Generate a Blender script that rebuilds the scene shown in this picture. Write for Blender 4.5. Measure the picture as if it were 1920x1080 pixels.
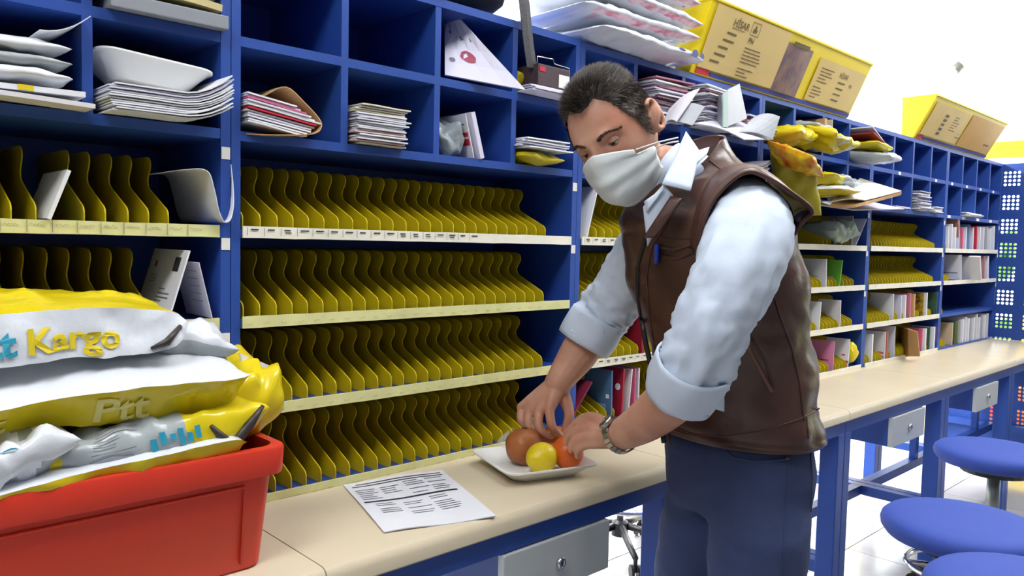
import bpy, bmesh, math, random
from mathutils import Vector, Matrix, Euler, noise
PI = math.pi
for o in list(bpy.data.objects): bpy.data.objects.remove(o)
SC = bpy.context.scene
COL = SC.collection
# ---------------------------------------------------------------- camera
FPX, YAW, PIT, ROL = 1462.0, .75895, .05964, .0234
CAMP = Vector((0, -1.4, 1.312))
_f = Vector((math.sin(YAW)*math.cos(PIT), math.cos(YAW)*math.cos(PIT), -math.sin(PIT)))
_r0 = Vector((math.cos(YAW), -math.sin(YAW), 0))
_u0 = _r0.cross(_f)
RIGHT = _r0*math.cos(ROL) + _u0*math.sin(ROL)
UP = _u0*math.cos(ROL) - _r0*math.sin(ROL)
FWD = _f
cd = bpy.data.cameras.new('camera'); cam = bpy.data.objects.new('camera', cd); COL.objects.link(cam)
cd.sensor_width = 36; cd.lens = FPX/1920*36; cd.clip_start = .05; cd.clip_end = 200
mw = Matrix((RIGHT, UP, -FWD)).transposed().to_4x4(); mw.translation = CAMP
cam.matrix_world = mw
SC.camera = cam
# ---------------------------------------------------------------- world, sun, exposure
SC.view_settings.view_transform = 'Standard'; SC.view_settings.look = 'None'
SC.view_settings.gamma = 1; SC.view_settings.use_curve_mapping = False
SC.view_settings.exposure = 0.58
w = bpy.data.worlds.new('sky'); SC.world = w; w.use_nodes = True
w.node_tree.nodes['Background'].inputs[0].default_value = (.86, .93, 1, 1)
w.node_tree.nodes['Background'].inputs[1].default_value = 3.4
sl = bpy.data.lights.new('sun', 'SUN'); sl.energy = 9; sl.angle = .02; sl.color = (1, .95, .88)
so = bpy.data.objects.new('sun', sl); COL.objects.link(so)
so.rotation_euler = Vector((-.80, -.22, -.56)).to_track_quat('-Z', 'Y').to_euler()
# ---------------------------------------------------------------- pixel helpers (photo frame 1920x1080)
def ray(u, v):
    x, y = (u-960)/FPX, (v-540)/FPX
    return FWD + RIGHT*x - UP*y
def P(u, v, d): return CAMP + ray(u, v)*d
def hit(u, v, axis, val):
    r = ray(u, v); return CAMP + r*((val-CAMP[axis])/r[axis])
def project(p):
    q = Vector(p)-CAMP; d = q.dot(FWD); return 960+FPX*q.dot(RIGHT)/d, 540-FPX*q.dot(UP)/d
def onz(u, v, z): return hit(u, v, 2, z)
def ony(u, v, y): return hit(u, v, 1, y)
def onx(u, v, x): return hit(u, v, 0, x)
# ---------------------------------------------------------------- materials
def lin(c):
    if isinstance(c, str): c = tuple(int(c[i:i+2], 16) for i in (0, 2, 4))
    return tuple(((x/255)/12.92 if x/255 <= .04045 else ((x/255+.055)/1.055)**2.4) for x in c)+(1,)
MATS = {}
def mat(name, col, rough=.5, metal=0, var=0, vscale=8, bump=0, bscale=30, spec=.5, trans=0, emit=0, coat=0, col2=None, alpha=1, stretch=None, sss=0, ior=1.45):
    if name in MATS: return MATS[name]
    m = bpy.data.materials.new(name); m.use_nodes = True; MATS[name] = m
    nt = m.node_tree; b = nt.nodes['Principled BSDF']
    b.inputs['Base Color'].default_value = lin(col); b.inputs['Roughness'].default_value = rough
    b.inputs['Metallic'].default_value = metal; b.inputs['Specular IOR Level'].default_value = spec
    b.inputs['Transmission Weight'].default_value = trans; b.inputs['Coat Weight'].default_value = coat
    b.inputs['Alpha'].default_value = alpha; b.inputs['IOR'].default_value = ior
    if sss:
        b.inputs['Subsurface Weight'].default_value = sss; b.inputs['Subsurface Scale'].default_value = .01
    if emit:
        b.inputs['Emission Color'].default_value = lin(col); b.inputs['Emission Strength'].default_value = emit
    if var or bump:
        tc = nt.nodes.new('ShaderNodeTexCoord'); src = tc.outputs['Object']
        if stretch:
            mp = nt.nodes.new('ShaderNodeMapping'); mp.inputs['Scale'].default_value = stretch
            nt.links.new(src, mp.inputs[0]); src = mp.outputs[0]
    if var:
        n = nt.nodes.new('ShaderNodeTexNoise'); n.inputs['Scale'].default_value = vscale; n.inputs['Detail'].default_value = 5
        nt.links.new(src, n.inputs['Vector'])
        r = nt.nodes.new('ShaderNodeMapRange'); r.inputs[1].default_value = .3; r.inputs[2].default_value = .7
        nt.links.new(n.outputs['Fac'], r.inputs[0])
        mx = nt.nodes.new('ShaderNodeMix'); mx.data_type = 'RGBA'
        c1 = lin(col); c2 = lin(col2) if col2 else tuple(x*(1-var) for x in c1[:3])+(1,)
        mx.inputs[6].default_value = c1; mx.inputs[7].default_value = c2
        nt.links.new(r.outputs[0], mx.inputs[0]); nt.links.new(mx.outputs[2], b.inputs['Base Color'])
    if bump:
        n2 = nt.nodes.new('ShaderNodeTexNoise'); n2.inputs['Scale'].default_value = bscale; n2.inputs['Detail'].default_value = 4
        nt.links.new(src, n2.inputs['Vector'])
        bp = nt.nodes.new('ShaderNodeBump'); bp.inputs['Strength'].default_value = bump; bp.inputs['Distance'].default_value = .01
        nt.links.new(n2.outputs['Fac'], bp.inputs['Height']); nt.links.new(bp.outputs[0], b.inputs['Normal'])
    return m
BLUE = mat('blue_laminate', '2b4fa2', .42, var=.12, vscale=3, bump=.03, bscale=120)
BLUEIN = BLUE
STEEL = mat('blue_steel', '2b4d9e', .4, var=.1, vscale=5, spec=.4)
YEL = mat('yellow_plastic', 'ccb614', .42, var=.08, vscale=6)
CREAM = mat('cream_label', 'e6e4a4', .6, var=.2, vscale=14)
CREAM2 = mat('pale_label', 'f0ecdc', .6, var=.12, vscale=14)  # whiter label: overexposure of the far bays put into the colour
TAPE = mat('clear_tape_edge', 'b4b8b4', .3, var=.3, vscale=30)
TOPM = mat('beige_laminate', 'ddd0b6', .25, var=.06, vscale=2.5, col2='d6c8aa')
INK = mat('dark_ink', '2c2e36', .6)
GREYINK = mat('grey_ink', '70747c', .6)
GREY = mat('grey_enamel', 'b9bfc2', .4, var=.05)
CHROME = mat('chrome', 'd8d8da', .14, metal=1)
BLACK = mat('black_plastic', '1b1b1e', .4)
PAPER = mat('white_paper', 'e6e8ee', .65, var=.06, vscale=9)
PAPER2 = mat('offwhite_paper', 'dcdae0', .65, var=.08, vscale=9)
PAPER3 = mat('lilac_white_paper', 'd6d4e6', .65, var=.08, vscale=9)
GREYP = mat('grey_paper', 'b4b8c0', .6, var=.1)
KRAFT = mat('kraft_paper', 'c49a66', .7, var=.15, vscale=12)
PINK = mat('pink_paper', 'd0628a', .6)
RED = mat('red_print', 'c0243c', .55)
DKBLUE = mat('navy_print', '2c3c80', .55)
TEAL = mat('teal_print', '2c98b4', .45)
YPRINT = mat('yellow_print', 'e0c820', .45)
GREENP = mat('green_card', '6cb83c', .5)
DKGREEN = mat('dark_green_cover', '3c5c48', .5, var=.4, vscale=40)
WALLM = mat('white_wall_paint', 'f4f4f2', .8)
WALLY = mat('yellow_wall_paint', 'f2d818', .7)
# ---------------------------------------------------------------- mesh builder
class MB:
    def __init__(s): s.v = []; s.f = []; s.m = []
    def add(s, vs, fs, mi=0):
        o = len(s.v); s.v += [tuple(p) for p in vs]; s.f += [tuple(i+o for i in f) for f in fs]; s.m += [mi]*len(fs); return s
    def box(s, x0, x1, y0, y1, z0, z1, mi=0):
        vs = [(x, y, z) for x in (x0, x1) for y in (y0, y1) for z in (z0, z1)]
        return s.add(vs, [(0,1,3,2),(4,6,7,5),(0,4,5,1),(2,3,7,6),(0,2,6,4),(1,5,7,3)], mi)
    def bar(s, a, b, wd, ht, up=(0,0,1), mi=0):
        a, b = Vector(a), Vector(b); d = (b-a).normalized(); x = d.cross(Vector(up)).normalized(); z = x.cross(d)
        vs = [p+x*sx*wd/2+z*sz*ht/2 for p in (a, b) for sx in (-1, 1) for sz in (-1, 1)]
        return s.add(vs, [(0,1,3,2),(4,6,7,5),(0,4,5,1),(2,3,7,6),(0,2,6,4),(1,5,7,3)], mi)
    def prism(s, pts, a0, a1, axis=0, mi=0):
        n = len(pts)
        def mk(p, a): return (a, p[0], p[1]) if axis == 0 else ((p[0], a, p[1]) if axis == 1 else (p[0], p[1], a))
        vs = [mk(p, a0) for p in pts]+[mk(p, a1) for p in pts]
        fs = [tuple(range(n))[::-1], tuple(range(n, 2*n))]+[(i, (i+1) % n, n+(i+1) % n, n+i) for i in range(n)]
        return s.add(vs, fs, mi)
    def rings(s, R, close=True, cap=True, mi=0):
        n = len(R[0]); vs = [p for r in R for p in r]; fs = []
        for i in range(len(R)-1):
            for j in range(n if close else n-1):
                k = (j+1) % n; fs.append((i*n+j, i*n+k, (i+1)*n+k, (i+1)*n+j))
        if cap: fs += [tuple(range(n))[::-1], tuple(range((len(R)-1)*n, len(R)*n))]
        return s.add(vs, fs, mi)
    def tube(s, pts, rad, n=10, cap=True, mi=0):
        pts = [Vector(p) for p in pts]; R = []
        t0 = (pts[1]-pts[0]).normalized(); a = Vector((0,0,1)) if abs(t0.z) < .9 else Vector((1,0,0))
        x = t0.cross(a).normalized()
        for i, p in enumerate(pts):
            t = ((pts[min(i+1, len(pts)-1)]-pts[max(i-1, 0)])).normalized()
            x = (x-t*x.dot(t)).normalized(); y = t.cross(x)
            r = rad[i] if isinstance(rad, (list, tuple)) else rad
            R.append([p+x*r*math.cos(2*PI*k/n)+y*r*math.sin(2*PI*k/n) for k in range(n)])
        return s.rings(R, True, cap, mi)
    def lathe(s, prof, c=(0,0,0), n=24, mi=0):
        R = [[(c[0]+r*math.cos(2*PI*k/n), c[1]+r*math.sin(2*PI*k/n), c[2]+z) for k in range(n)] for r, z in prof]
        return s.rings(R, True, True, mi)
    def ball(s, c, rx, ry=None, rz=None, n=16, m=10, mi=0, fun=None):
        ry = ry or rx; rz = rz or rx; R = []
        for i in range(m+1):
            th = PI*(i/m) if 0 < i < m else (.02 if i == 0 else PI-.02)
            R.append([])
            for k in range(n):
                d = Vector((math.sin(th)*math.cos(2*PI*k/n), math.sin(th)*math.sin(2*PI*k/n), -math.cos(th)))
                q = fun(d) if fun else 1
                R[-1].append((c[0]+d.x*rx*q, c[1]+d.y*ry*q, c[2]+d.z*rz*q))
        return s.rings(R, True, True, mi)
    def grid(s, fn, nu, nv, mi=0):
        vs = [fn(i/nu, j/nv) for j in range(nv+1) for i in range(nu+1)]
        return s.add(vs, [(j*(nu+1)+i, j*(nu+1)+i+1, (j+1)*(nu+1)+i+1, (j+1)*(nu+1)+i) for j in range(nv) for i in range(nu)], mi)
    def slab(s, fn, nu, nv, t, mi=0):
        """a sheet fn(u,v) with thickness t along its normal"""
        top = [[Vector(fn(i/nu, j/nv)) for i in range(nu+1)] for j in range(nv+1)]
        n = (nu+1)*(nv+1); vs = []; vb = []
        for j in range(nv+1):
            for i in range(nu+1):
                a = top[j][min(i+1, nu)]-top[j][max(i-1, 0)]; b = top[min(j+1, nv)][i]-top[max(j-1, 0)][i]
                nn = a.cross(b); nn = nn.normalized() if nn.length > 1e-12 else Vector((0,0,1))
                vs.append(top[j][i]+nn*t/2); vb.append(top[j][i]-nn*t/2)
        fs = []
        for j in range(nv):
            for i in range(nu):
                q = (j*(nu+1)+i, j*(nu+1)+i+1, (j+1)*(nu+1)+i+1, (j+1)*(nu+1)+i)
                fs.append(q); fs.append(tuple(x+n for x in q[::-1]))
        edge = [i for i in range(nu+1)]+[j*(nu+1)+nu for j in range(1, nv+1)]+[nv*(nu+1)+i for i in range(nu-1, -1, -1)]+[j*(nu+1) for j in range(nv-1, 0, -1)]
        for k in range(len(edge)):
            a, b = edge[k], edge[(k+1) % len(edge)]; fs.append((b, a, a+n, b+n))
        return s.add(vs+vb, fs, mi)
    def mesh(s, name, mats, smooth=False, bevel=0):
        me = bpy.data.meshes.new(name); me.from_pydata(s.v, [], s.f)
        for m in (mats if isinstance(mats, (list, tuple)) else [mats]): me.materials.append(m)
        me.polygons.foreach_set('material_index', s.m)
        bm = bmesh.new(); bm.from_mesh(me)
        bmesh.ops.recalc_face_normals(bm, faces=bm.faces)
        if bevel: bmesh.ops.bevel(bm, geom=list(bm.edges), offset=bevel, segments=2, affect='EDGES', profile=.6, clamp_overlap=True)
        bm.to_mesh(me); bm.free()
        if smooth: me.polygons.foreach_set('use_smooth', [True]*len(me.polygons))
        return me
    def build(s, name, mats, parent=None, smooth=False, bevel=0, sub=0, loc=None, rot=None):
        me = s.mesh(name, mats, smooth, bevel); return link(name, me, parent, sub, loc, rot)
def link(name, me, parent=None, sub=0, loc=None, rot=None):
    o = bpy.data.objects.new(name, me); COL.objects.link(o)
    if parent: o.parent = parent
    if loc is not None: o.location = loc
    if rot is not None: o.rotation_euler = rot
    if sub:
        md = o.modifiers.new('sub', 'SUBSURF'); md.levels = sub; md.render_levels = sub
    return o
def smooth_angle(me, ang=35):
    bm = bmesh.new(); bm.from_mesh(me)
    for f in bm.faces: f.smooth = True
    for e in bm.edges:
        e.smooth = (len(e.link_faces) == 2 and e.calc_face_angle(0) < math.radians(ang))
    bm.to_mesh(me); bm.free(); return me
def tag(o, label=None, cat=None, group=None, kind=None):
    if label: o['label'] = label
    if cat: o['category'] = cat
    if group: o['group'] = group
    if kind: o['kind'] = kind
    return o
def empty(name, loc, label, cat, group=None, rz=0, rot=None):
    o = bpy.data.objects.new(name, None); COL.objects.link(o); o.location = loc; o.empty_display_size = .05
    o.rotation_euler = rot if rot else (0, 0, rz)
    return tag(o, label, cat, group)
def lerp(a, b, t): return a+(b-a)*t
def sstep(a, b, x):
    t = max(0, min(1, (x-a)/(b-a))); return t*t*(3-2*t)
def text_mesh(body, size, bold=0):
    cu = bpy.data.curves.new('lettering', 'FONT'); cu.body = body; cu.size = size; cu.resolution_u = 3; cu.offset = bold*size
    ob = bpy.data.objects.new('lettering', cu); COL.objects.link(ob)
    dg = bpy.context.evaluated_depsgraph_get(); me = bpy.data.meshes.new_from_object(ob.evaluated_get(dg))
    bpy.data.objects.remove(ob); bpy.data.curves.remove(cu)
    vs = [(v.co.x, v.co.y) for v in me.vertices]; fs = [tuple(p.vertices) for p in me.polygons]
    bpy.data.meshes.remove(me); return vs, fs
def print_on(parent, name, mt, items, fn):
    """flat print: items = ('t', text, x, y, size) or ('r', x0, x1, y0, y1); fn maps paper coords to 3D"""
    b = MB()
    for it in items:
        if it[0] == 't':
            vs, fs = text_mesh(it[1], it[4], it[5] if len(it) > 5 else 0)
            b.add([fn(it[2]+x, it[3]+y) for x, y in vs], fs)
        elif it[0] == 'c':
            b.add([fn(it[1]+it[3]*math.cos(2*PI*k/18), it[2]+it[3]*math.sin(2*PI*k/18)) for k in range(18)], [tuple(range(18))])
        else:
            _, x0, x1, y0, y1 = it
            n = max(1, int(abs(x1-x0)/.012))
            for i in range(n):
                xa, xb = lerp(x0, x1, i/n), lerp(x0, x1, (i+1)/n)
                b.add([fn(xa, y0), fn(xb, y0), fn(xb, y1), fn(xa, y1)], [(0,1,2,3)])
    me = bpy.data.meshes.new(name); me.from_pydata(b.v, [], b.f); me.materials.append(mt)
    return tag(link(name, me, parent), kind='stuff')

# ================================================================ THE ROOM
XW, YB, YF, XL, ZC = 7.4, 3.2, -4.2, -3.2, 3.0
FLOORM = mat('grey_floor_tile', 'a09e9a', .16, var=.1, vscale=3)
JOINT = mat('floor_joint', '8c8a86', .7)
fl = MB().box(XL, XW, YF, YB, -.12, -.006).build('floor', JOINT); tag(fl, kind='structure')
tile = MB().box(.002, .598, .002, .598, -.006, 0).mesh('tile', FLOORM)
for i in range(18):
    for j in range(13):
        x, y = XL+i*.6, YF+j*.6
        if x < XW-.3 and y < YB-.3: link('tile', tile, fl, loc=(x, y, 0))
def struct(name, b, m): return tag(b.build(name, m), kind='structure')
struct('ceiling', MB().box(XL, XW, YF, YB, ZC, ZC+.1), WALLM)
WALLD = mat('fill_cutting_wall_paint', '64666c', .8)  # unseen walls coloured dark to cut the bounced fill light
struct('wall_left', MB().box(XL-.1, XL, YF, YB, 0, ZC), WALLD)
struct('wall_front', MB().box(XL, XW, YF-.1, YF, 0, ZC), WALLD)
def wall_with_windows(name, axis, pos, a0, a1, wins, z0, z1, yt):
    """wall with openings; below yt yellow paint, white above"""
    b = MB()
    def bx(p0, p1, q0, q1):
        for lo, hi, mi in ((q0, min(q1, yt), 1), (max(q0, yt), q1, 0)):
            if hi-lo > 1e-4 and p1-p0 > 1e-4:
                if axis == 0: b.box(pos, pos+.12, p0, p1, lo, hi, mi)
                else: b.box(p0, p1, pos, pos+.12, lo, hi, mi)
    bx(a0, a1, 0, z0); bx(a0, a1, z1, ZC); c = a0
    for w0, w1 in wins: bx(c, w0, z0, z1); c = w1
    bx(c, a1, z0, z1)
    return tag(b.build(name, [WALLM, WALLY]), kind='structure')
WR = [(-3.9, -2.3), (-2.0, -.3), (.37, 1.6), (1.8, 3.0)]
wall_with_windows('wall_right', 0, XW, YF, YB, WR, .35, 2.1, 2.23)
WB = [(-2.6, -.6), (.2, 2.2), (2.6, 4.6), (4.9, 6.9)]
wall_with_windows('wall_back', 1, YB, XL, XW, WB, .35, 2.1, .3)
WHITEF = mat('white_window_frame', 'eeeeee', .4)
GLASS = mat('window_glass', 'ffffff', .02, trans=1, ior=1.01, spec=.2)
n = 0
for ax, wins in ((0, WR), (1, WB)):
    for w0, w1 in wins:
        n += 1; b = MB(); g = []
        def fb(p0, p1, q0, q1, t0=.03, t1=.09):
            if ax == 0: b.box(XW+t0, XW+t1, p0, p1, q0, q1)
            else: b.box(p0, p1, YB+t0, YB+t1, q0, q1)
        mid = (w0+w1)/2
        for p0, p1, q0, q1 in ((w0, w1, .35, .41), (w0, w1, 2.04, 2.1), (w0, w0+.05, .41, 2.04), (w1-.05, w1, .41, 2.04), (mid-.03, mid+.03, .41, 2.04)): fb(p0, p1, q0, q1)
        wo = struct('window_%d' % n, b, WHITEF)
        for p0, p1 in ((w0+.05, mid-.03), (mid+.03, w1-.05)):
            gb = MB()
            if ax == 0: gb.box(XW+.058, XW+.062, p0, p1, .41, 2.04)
            else: gb.box(p0, p1, YB+.058, YB+.062, .41, 2.04)
            gb.build('pane', GLASS, wo)
# ceiling lamps: recessed fluorescent panels; unseen rear row added to overexpose the back wall
LAMPM = mat('lamp_diffuser', 'ffffff', .5, emit=3)
def lamp(x, y, power, lab):
    e = empty('ceiling_lamp', (x, y, ZC-.0), lab, 'ceiling lamp', 'fluorescent ceiling lamps')
    b = MB()
    for a in ((-.62, .62, -.32, -.3), (-.62, .62, .3, .32), (-.62, -.6, -.3, .3), (.6, .62, -.3, .3)): b.box(*a, -.05, -.001)
    b.build('frame', WHITEF, e)
    MB().box(-.6, .6, -.3, .3, -.03, -.001).build('diffuser', LAMPM, e)
    ld = bpy.data.lights.new('lamp_light', 'AREA'); ld.shape = 'RECTANGLE'; ld.size = 1.18; ld.size_y = .58; ld.energy = power; ld.color = (.97, .98, 1)
    lo = bpy.data.objects.new('lamp_light', ld); COL.objects.link(lo); lo.parent = e; lo.location = (0, 0, -.055)
LAMPS = [(-.7, -.95, 17), (1.5, -.95, 17), (3.7, -.95, 20), (5.9, -.95, 26), (-.9, 1.9, 130), (1.3, 1.9, 130), (3.5, 1.9, 150), (5.8, 1.9, 190)]
for i, (x, y, p) in enumerate(LAMPS):
    lamp(x, y, p, 'fluorescent ceiling panel ' + ('above the desks in front of' if y < 0 else 'added to brighten the wall behind') + ' the shelving, ' + ['at the left end', 'second from the left', 'second from the right', 'at the right end'][i % 4])
# greenery outside
LEAF = mat('garden_foliage', '6aa030', .7, var=.6, vscale=3, bump=1, bscale=6)
rnd = random.Random(4)
for i, (x, y, s, z) in enumerate([(12.5, -5.2, 1.3, 1.2), (11.2, 1.35, .55, 1.5), (13.8, 6.4, 1.5, 1.3)]):
    e = empty('garden_shrub', (x, y, -.3), ['leafy green shrub outside the window nearest the room front', 'leafy green shrub outside behind the perforated partition', 'large leafy green shrub outside by the back corner'][i], 'shrub', 'shrubs outside the windows')
    b = MB()
    for k in range(26):
        c = (rnd.gauss(0, .45)*s, rnd.gauss(0, .5)*s, .3+rnd.random()*z)
        r = rnd.uniform(.2, .4)*s
        b.ball(c, r, n=8, m=6, fun=lambda d: 1+.3*noise.noise(d*3+Vector(c)*5))
    b.build('foliage', LEAF, e, True)
    MB().tube([(0, 0, 0), (.02, 0, .8)], .06, 8).build('stem', mat('bark', '5c4630', .8), e)
gr = MB().box(XW+.13, 40, -30, 30, -.5, -.3).build('ground', mat('pale_paving', 'c8c8c0', .8)); tag(gr, kind='structure')

# ================================================================ SORTING SHELVES
UW, X0 = .9466, .612
TH = .018; SD = .32
ZTOP, ZMID, ZBOT = 1.842, 1.666, 1.4945
ZL = [1.329, 1.160, .990, .813]          # lip tops
ZT = .797
def unit_x(i): return X0+UW*(i-2)
prof = [(.004, 0), (.004, .020), (.006, .026), (.011, .031)]
prof += [(.096, .069), (.103, .075), (.106, .083), (.1035, .091), (.097, .099), (.092, .107), (.091, .114), (.094, .121), (.102, .1265), (.115, .129), (.305, .131), (.305, 0)]
PLATE = MB().prism(prof, -.0011, .0011).mesh('divider_plate', YEL)
PITCH, NPL = .0338, 25
labs = {1: 'blue sorting shelf bay behind the red bin of parcels', 2: 'blue sorting shelf bay with four empty rows of yellow dividers above the printed sheet',
        3: 'blue sorting shelf bay behind the masked man', 4: 'blue sorting shelf bay right of the man holding plastic bags and a green folder',
        5: 'blue sorting shelf bay with two full yellow divider rows above books and letters', 6: 'blue sorting shelf bay next to the perforated partition'}
rnd = random.Random(1)
STICK = mat('white_sticker', 'e4e4e0', .6)
shelves = {}
for u in range(1, 7):
    x = unit_x(u)
    e = empty('sorting_shelf', (x, 0, ZT), labs[u], 'shelf', 'blue sorting shelf bays'); shelves[u] = e
    def part(name, b, m, **k): return b.build(name, m, e, **k)
    z = lambda q: q-ZT
    W2 = UW-.001
    H = z(ZTOP if u > 2 else ZTOP+.004)
    for a, c in ((.0005, TH), (W2-TH, W2)): part('side_panel', MB().box(a, c, 0, SD, .001, H-TH), BLUE)
    part('back_panel', MB().box(TH, W2-TH, SD-.008, SD, .001, H-TH), BLUE)
    part('top_board', MB().box(0.0005, W2, 0, SD, H-TH, H), BLUE)
    for zz in (ZMID, ZBOT): part('shelf_board', MB().box(TH, W2-TH, .001, SD-.008, z(zz)-.009, z(zz)+.009), BLUE)
    for k in range(1, 4):
        xx = W2*k/4
        for a, c in ((z(ZBOT)+.009, z(ZMID)-.009), (z(ZMID)+.009, H-TH)): part('pigeonhole_divider', MB().box(xx-.008, xx+.008, .001, SD-.008, a, c), BLUE)
    for r, zl in enumerate(ZL):
        zb = z(zl)-.006
        t = .016 if r < 3 else zb-.0005
        part('shelf_board', MB().box(TH, W2-TH, .0, SD-.008, max(zb-t, .0005), zb), BLUE)
        nolip = (u == 6 and r >= 2)
        if not nolip:
            hh = (.022 if r < 3 else .0155)
            lm = CREAM if (u < 2 or (u == 2 and r > 0)) else CREAM2
            b = MB(); nseg = 26
            def lipfn(a, c): return (lerp(TH+.003 if u != 1 else TH+.003, W2-TH-.004, a), -.0035+.0012*noise.noise(Vector((a*9, u, r))), lerp(z(zl)-hh, z(zl), c)+.0012*noise.noise(Vector((a*14+c*3, u*3, r+5))))
            b.slab(lipfn, nseg, 1, .004)
            lo = part('label_strip', b, lm)
            if u in (1, 2, 3):
                if u == 2 and r == 0 or u == 3:
                    its = []
                    for k in range(27):
                        xx = TH+.01+k*PITCH
                        if xx > (W2-TH)*.62 and u == 2: break
                        its.append(('r', xx, xx+.0008, -.017, -.002))
                        its.append(('r', xx+.007, xx+.02+rnd.random()*.006, -.0075, -.005))
                        if rnd.random() < .4: its.append(('r', xx+.009, xx+.022, -.012, -.010))
                    print_on(lo, 'printed_labels', INK, its, lambda a, c: (a, -.0072, z(zl)+c))
                else:
                    b2 = MB()
                    for k in range(27):
                        xx = TH+.004+k*PITCH*1.04
                        if xx > W2-TH-.05: break
                        if u == 1: b2.box(xx, xx+.0006, -.0075, -.0066, z(zl)-.02, z(zl)-.001)
                        a = xx+.005
                        for q in range(5 if u == 1 else 3):
                            zc = z(zl)-(.008 if u == 1 else .014)
                            b2.bar((a+q*.0042, -.0070, zc+rnd.uniform(-.002, .002)), (a+q*.0042+.003, -.0070, zc+rnd.uniform(-.002, .002)), .0006, .0006, up=(0, 1, 0))
                    b2.build('handwriting', GREYINK if u == 1 else mat('faded_ink', 'a8a676', .7), lo)
        if u == 6 and r in (0, 1, 3): npl = range(0, 4)
        elif u == 6: npl = range(0, 2)
        else: npl = range(NPL)
        for k in npl:
            link('divider_plate', PLATE, e, loc=(TH+.0085+k*PITCH+(.002*rnd.random()), .004+.002*rnd.random(), zb))
    # number stickers on the right post
    for zz in (1.49-.03, 1.315-.02, 1.12):
        part('number_sticker', MB().box(W2-TH+.001, W2-.001, -.0012, -.0001, z(zz)-.011, z(zz)+.011), STICK)
    if u >= 5:
        for k in range(4):
            if rnd.random() < .8: part('number_sticker', MB().box(W2*k/4+.06, W2*k/4+.085, -.0012, .0009, z(ZMID)-.008, z(ZMID)+.006), STICK)
            if u == 6: part('number_sticker', MB().box(W2*k/4+.03, W2*k/4+.075, -.0012, .0009, z(ZBOT)-.008, z(ZBOT)+.007), STICK)

# ================================================================ DESKS
YFR, YBK = -.353, .34
dl = {1: 'beige topped blue steel desk under the red bin of parcels', 2: 'beige topped blue steel desk carrying the printed sheet and the fruit tray',
      3: 'beige topped blue steel desk directly behind the man', 4: 'beige topped blue steel desk right of the man, its drawer front showing whole',
      5: 'beige topped blue steel desk second from the perforated partition', 6: 'beige topped blue steel desk touching the perforated partition'}
for u in range(1, 7):
    x = unit_x(u)
    e = empty('sorting_desk', (x, 0, 0), dl[u], 'desk', 'beige topped sorting desks')
    fp = [(YBK, ZT-.038), (YBK, ZT), (YFR+.016, ZT), (YFR+.008, ZT-.002), (YFR+.003, ZT-.007), (YFR, ZT-.016), (YFR, ZT-.034), (YFR+.004, ZT-.038), (YFR+.03, ZT-.038)]
    me = MB().prism(fp, .0012, UW-.0012).mesh('worktop', TOPM); smooth_angle(me, 30); link('worktop', me, e)
    za = ZT-.038
    for yy in (YFR+.012, YBK-.07): MB().box(.001, UW-.001, yy, yy+.06, za-.042, za-.0005).build('apron_rail', STEEL, e)
    for xa in (.001, UW-.047):
        for yy in (YFR+.012, YBK-.07):
            MB().box(xa, xa+.046, yy, yy+.06, 0, za-.042).build('leg', STEEL, e, bevel=.003)
        MB().box(xa+.004, xa+.042, YFR+.072, YBK-.07, za-.042, za-.0005).build('apron_rail', STEEL, e)
        MB().box(xa+.003, xa+.043, YFR+.072, YBK-.07, .25, .29).build('side_rail', STEEL, e)
    MB().box(.047, UW-.047, -.04, 0, .25, .29).build('stretcher', STEEL, e)
    MB().box(.60, .64, -.035, -.005, .29, za-.1505).build('drawer_post', STEEL, e)
    dx0, dx1 = .385, .69
    db = MB().box(dx0, dx1, YFR+.022, .12, za-.150, za-.0445).build('drawer_case', STEEL, e)
    dr = MB().box(dx0-.004, dx1+.004, YFR+.004, YFR+.021, za-.152, za-.0445).build('drawer', GREY, e, bevel=.002)
    lb = MB().lathe([(.012, 0), (.0125, .004), (.011, .008), (.008, .0085)], n=20); 
    lk = lb.build('lock', CHROME, dr, True, loc=((dx0+dx1)/2, YFR+.004, za-.098), rot=(PI/2, 0, 0))
    MB().box(-.001, .001, -.006, .006, .0086, .0092).build('keyhole', INK, lk)

# perforated end partition
e = empty('perforated_partition', (X0+UW*5+.004, 0, 0), 'blue metal partition with square groups of round holes at the shelf end', 'partition')
PX0, PY0, PY1, PZ0, PZ1 = 0, -1.5, .34, .10, 1.842
HOLE, NH = .0082, 4
gz = [1.753-k*.1413 for k in range(11)]
gys = [-.05-.141*k for k in range(10)]
b = MB()
def hole_patch(cy, cz, p):
    """one square cell of sheet with an octagonal hole"""
    n = 8; sq = []; ci = []
    for k in range(n):
        a = 2*PI*k/n+PI/8; ci.append((cy+HOLE*math.cos(a), cz+HOLE*math.sin(a)))
        c, s_ = math.cos(a), math.sin(a); q = p/2/max(abs(c), abs(s_)); sq.append((cy+q*c, cz+q*s_))
    corner = [(cy+p/2, cz+p/2), (cy-p/2, cz+p/2), (cy-p/2, cz-p/2), (cy+p/2, cz-p/2)]
    for xx in (0, .002):
        vs = [(xx, y, z_) for y, z_ in ci+sq+corner]
        fs = [(k, (k+1) % n, n+(k+1) % n, n+k) for k in range(n)]+[(n+0, n+1, 16), (n+2, n+3, 17), (n+4, n+5, 18), (n+6, n+7, 19)]
        b.add(vs, fs)
    vs = [(xx, y, z_) for xx in (0, .002) for y, z_ in ci]
    b.add(vs, [(k, (k+1) % n, n+(k+1) % n, n+k) for k in range(n)])
p = .0235; S = p*NH
ys = sorted([(g-S/2, g+S/2) for g in gys]); zs = sorted([(g-S/2, g+S/2) for g in gz])
zc = PZ0
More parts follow.
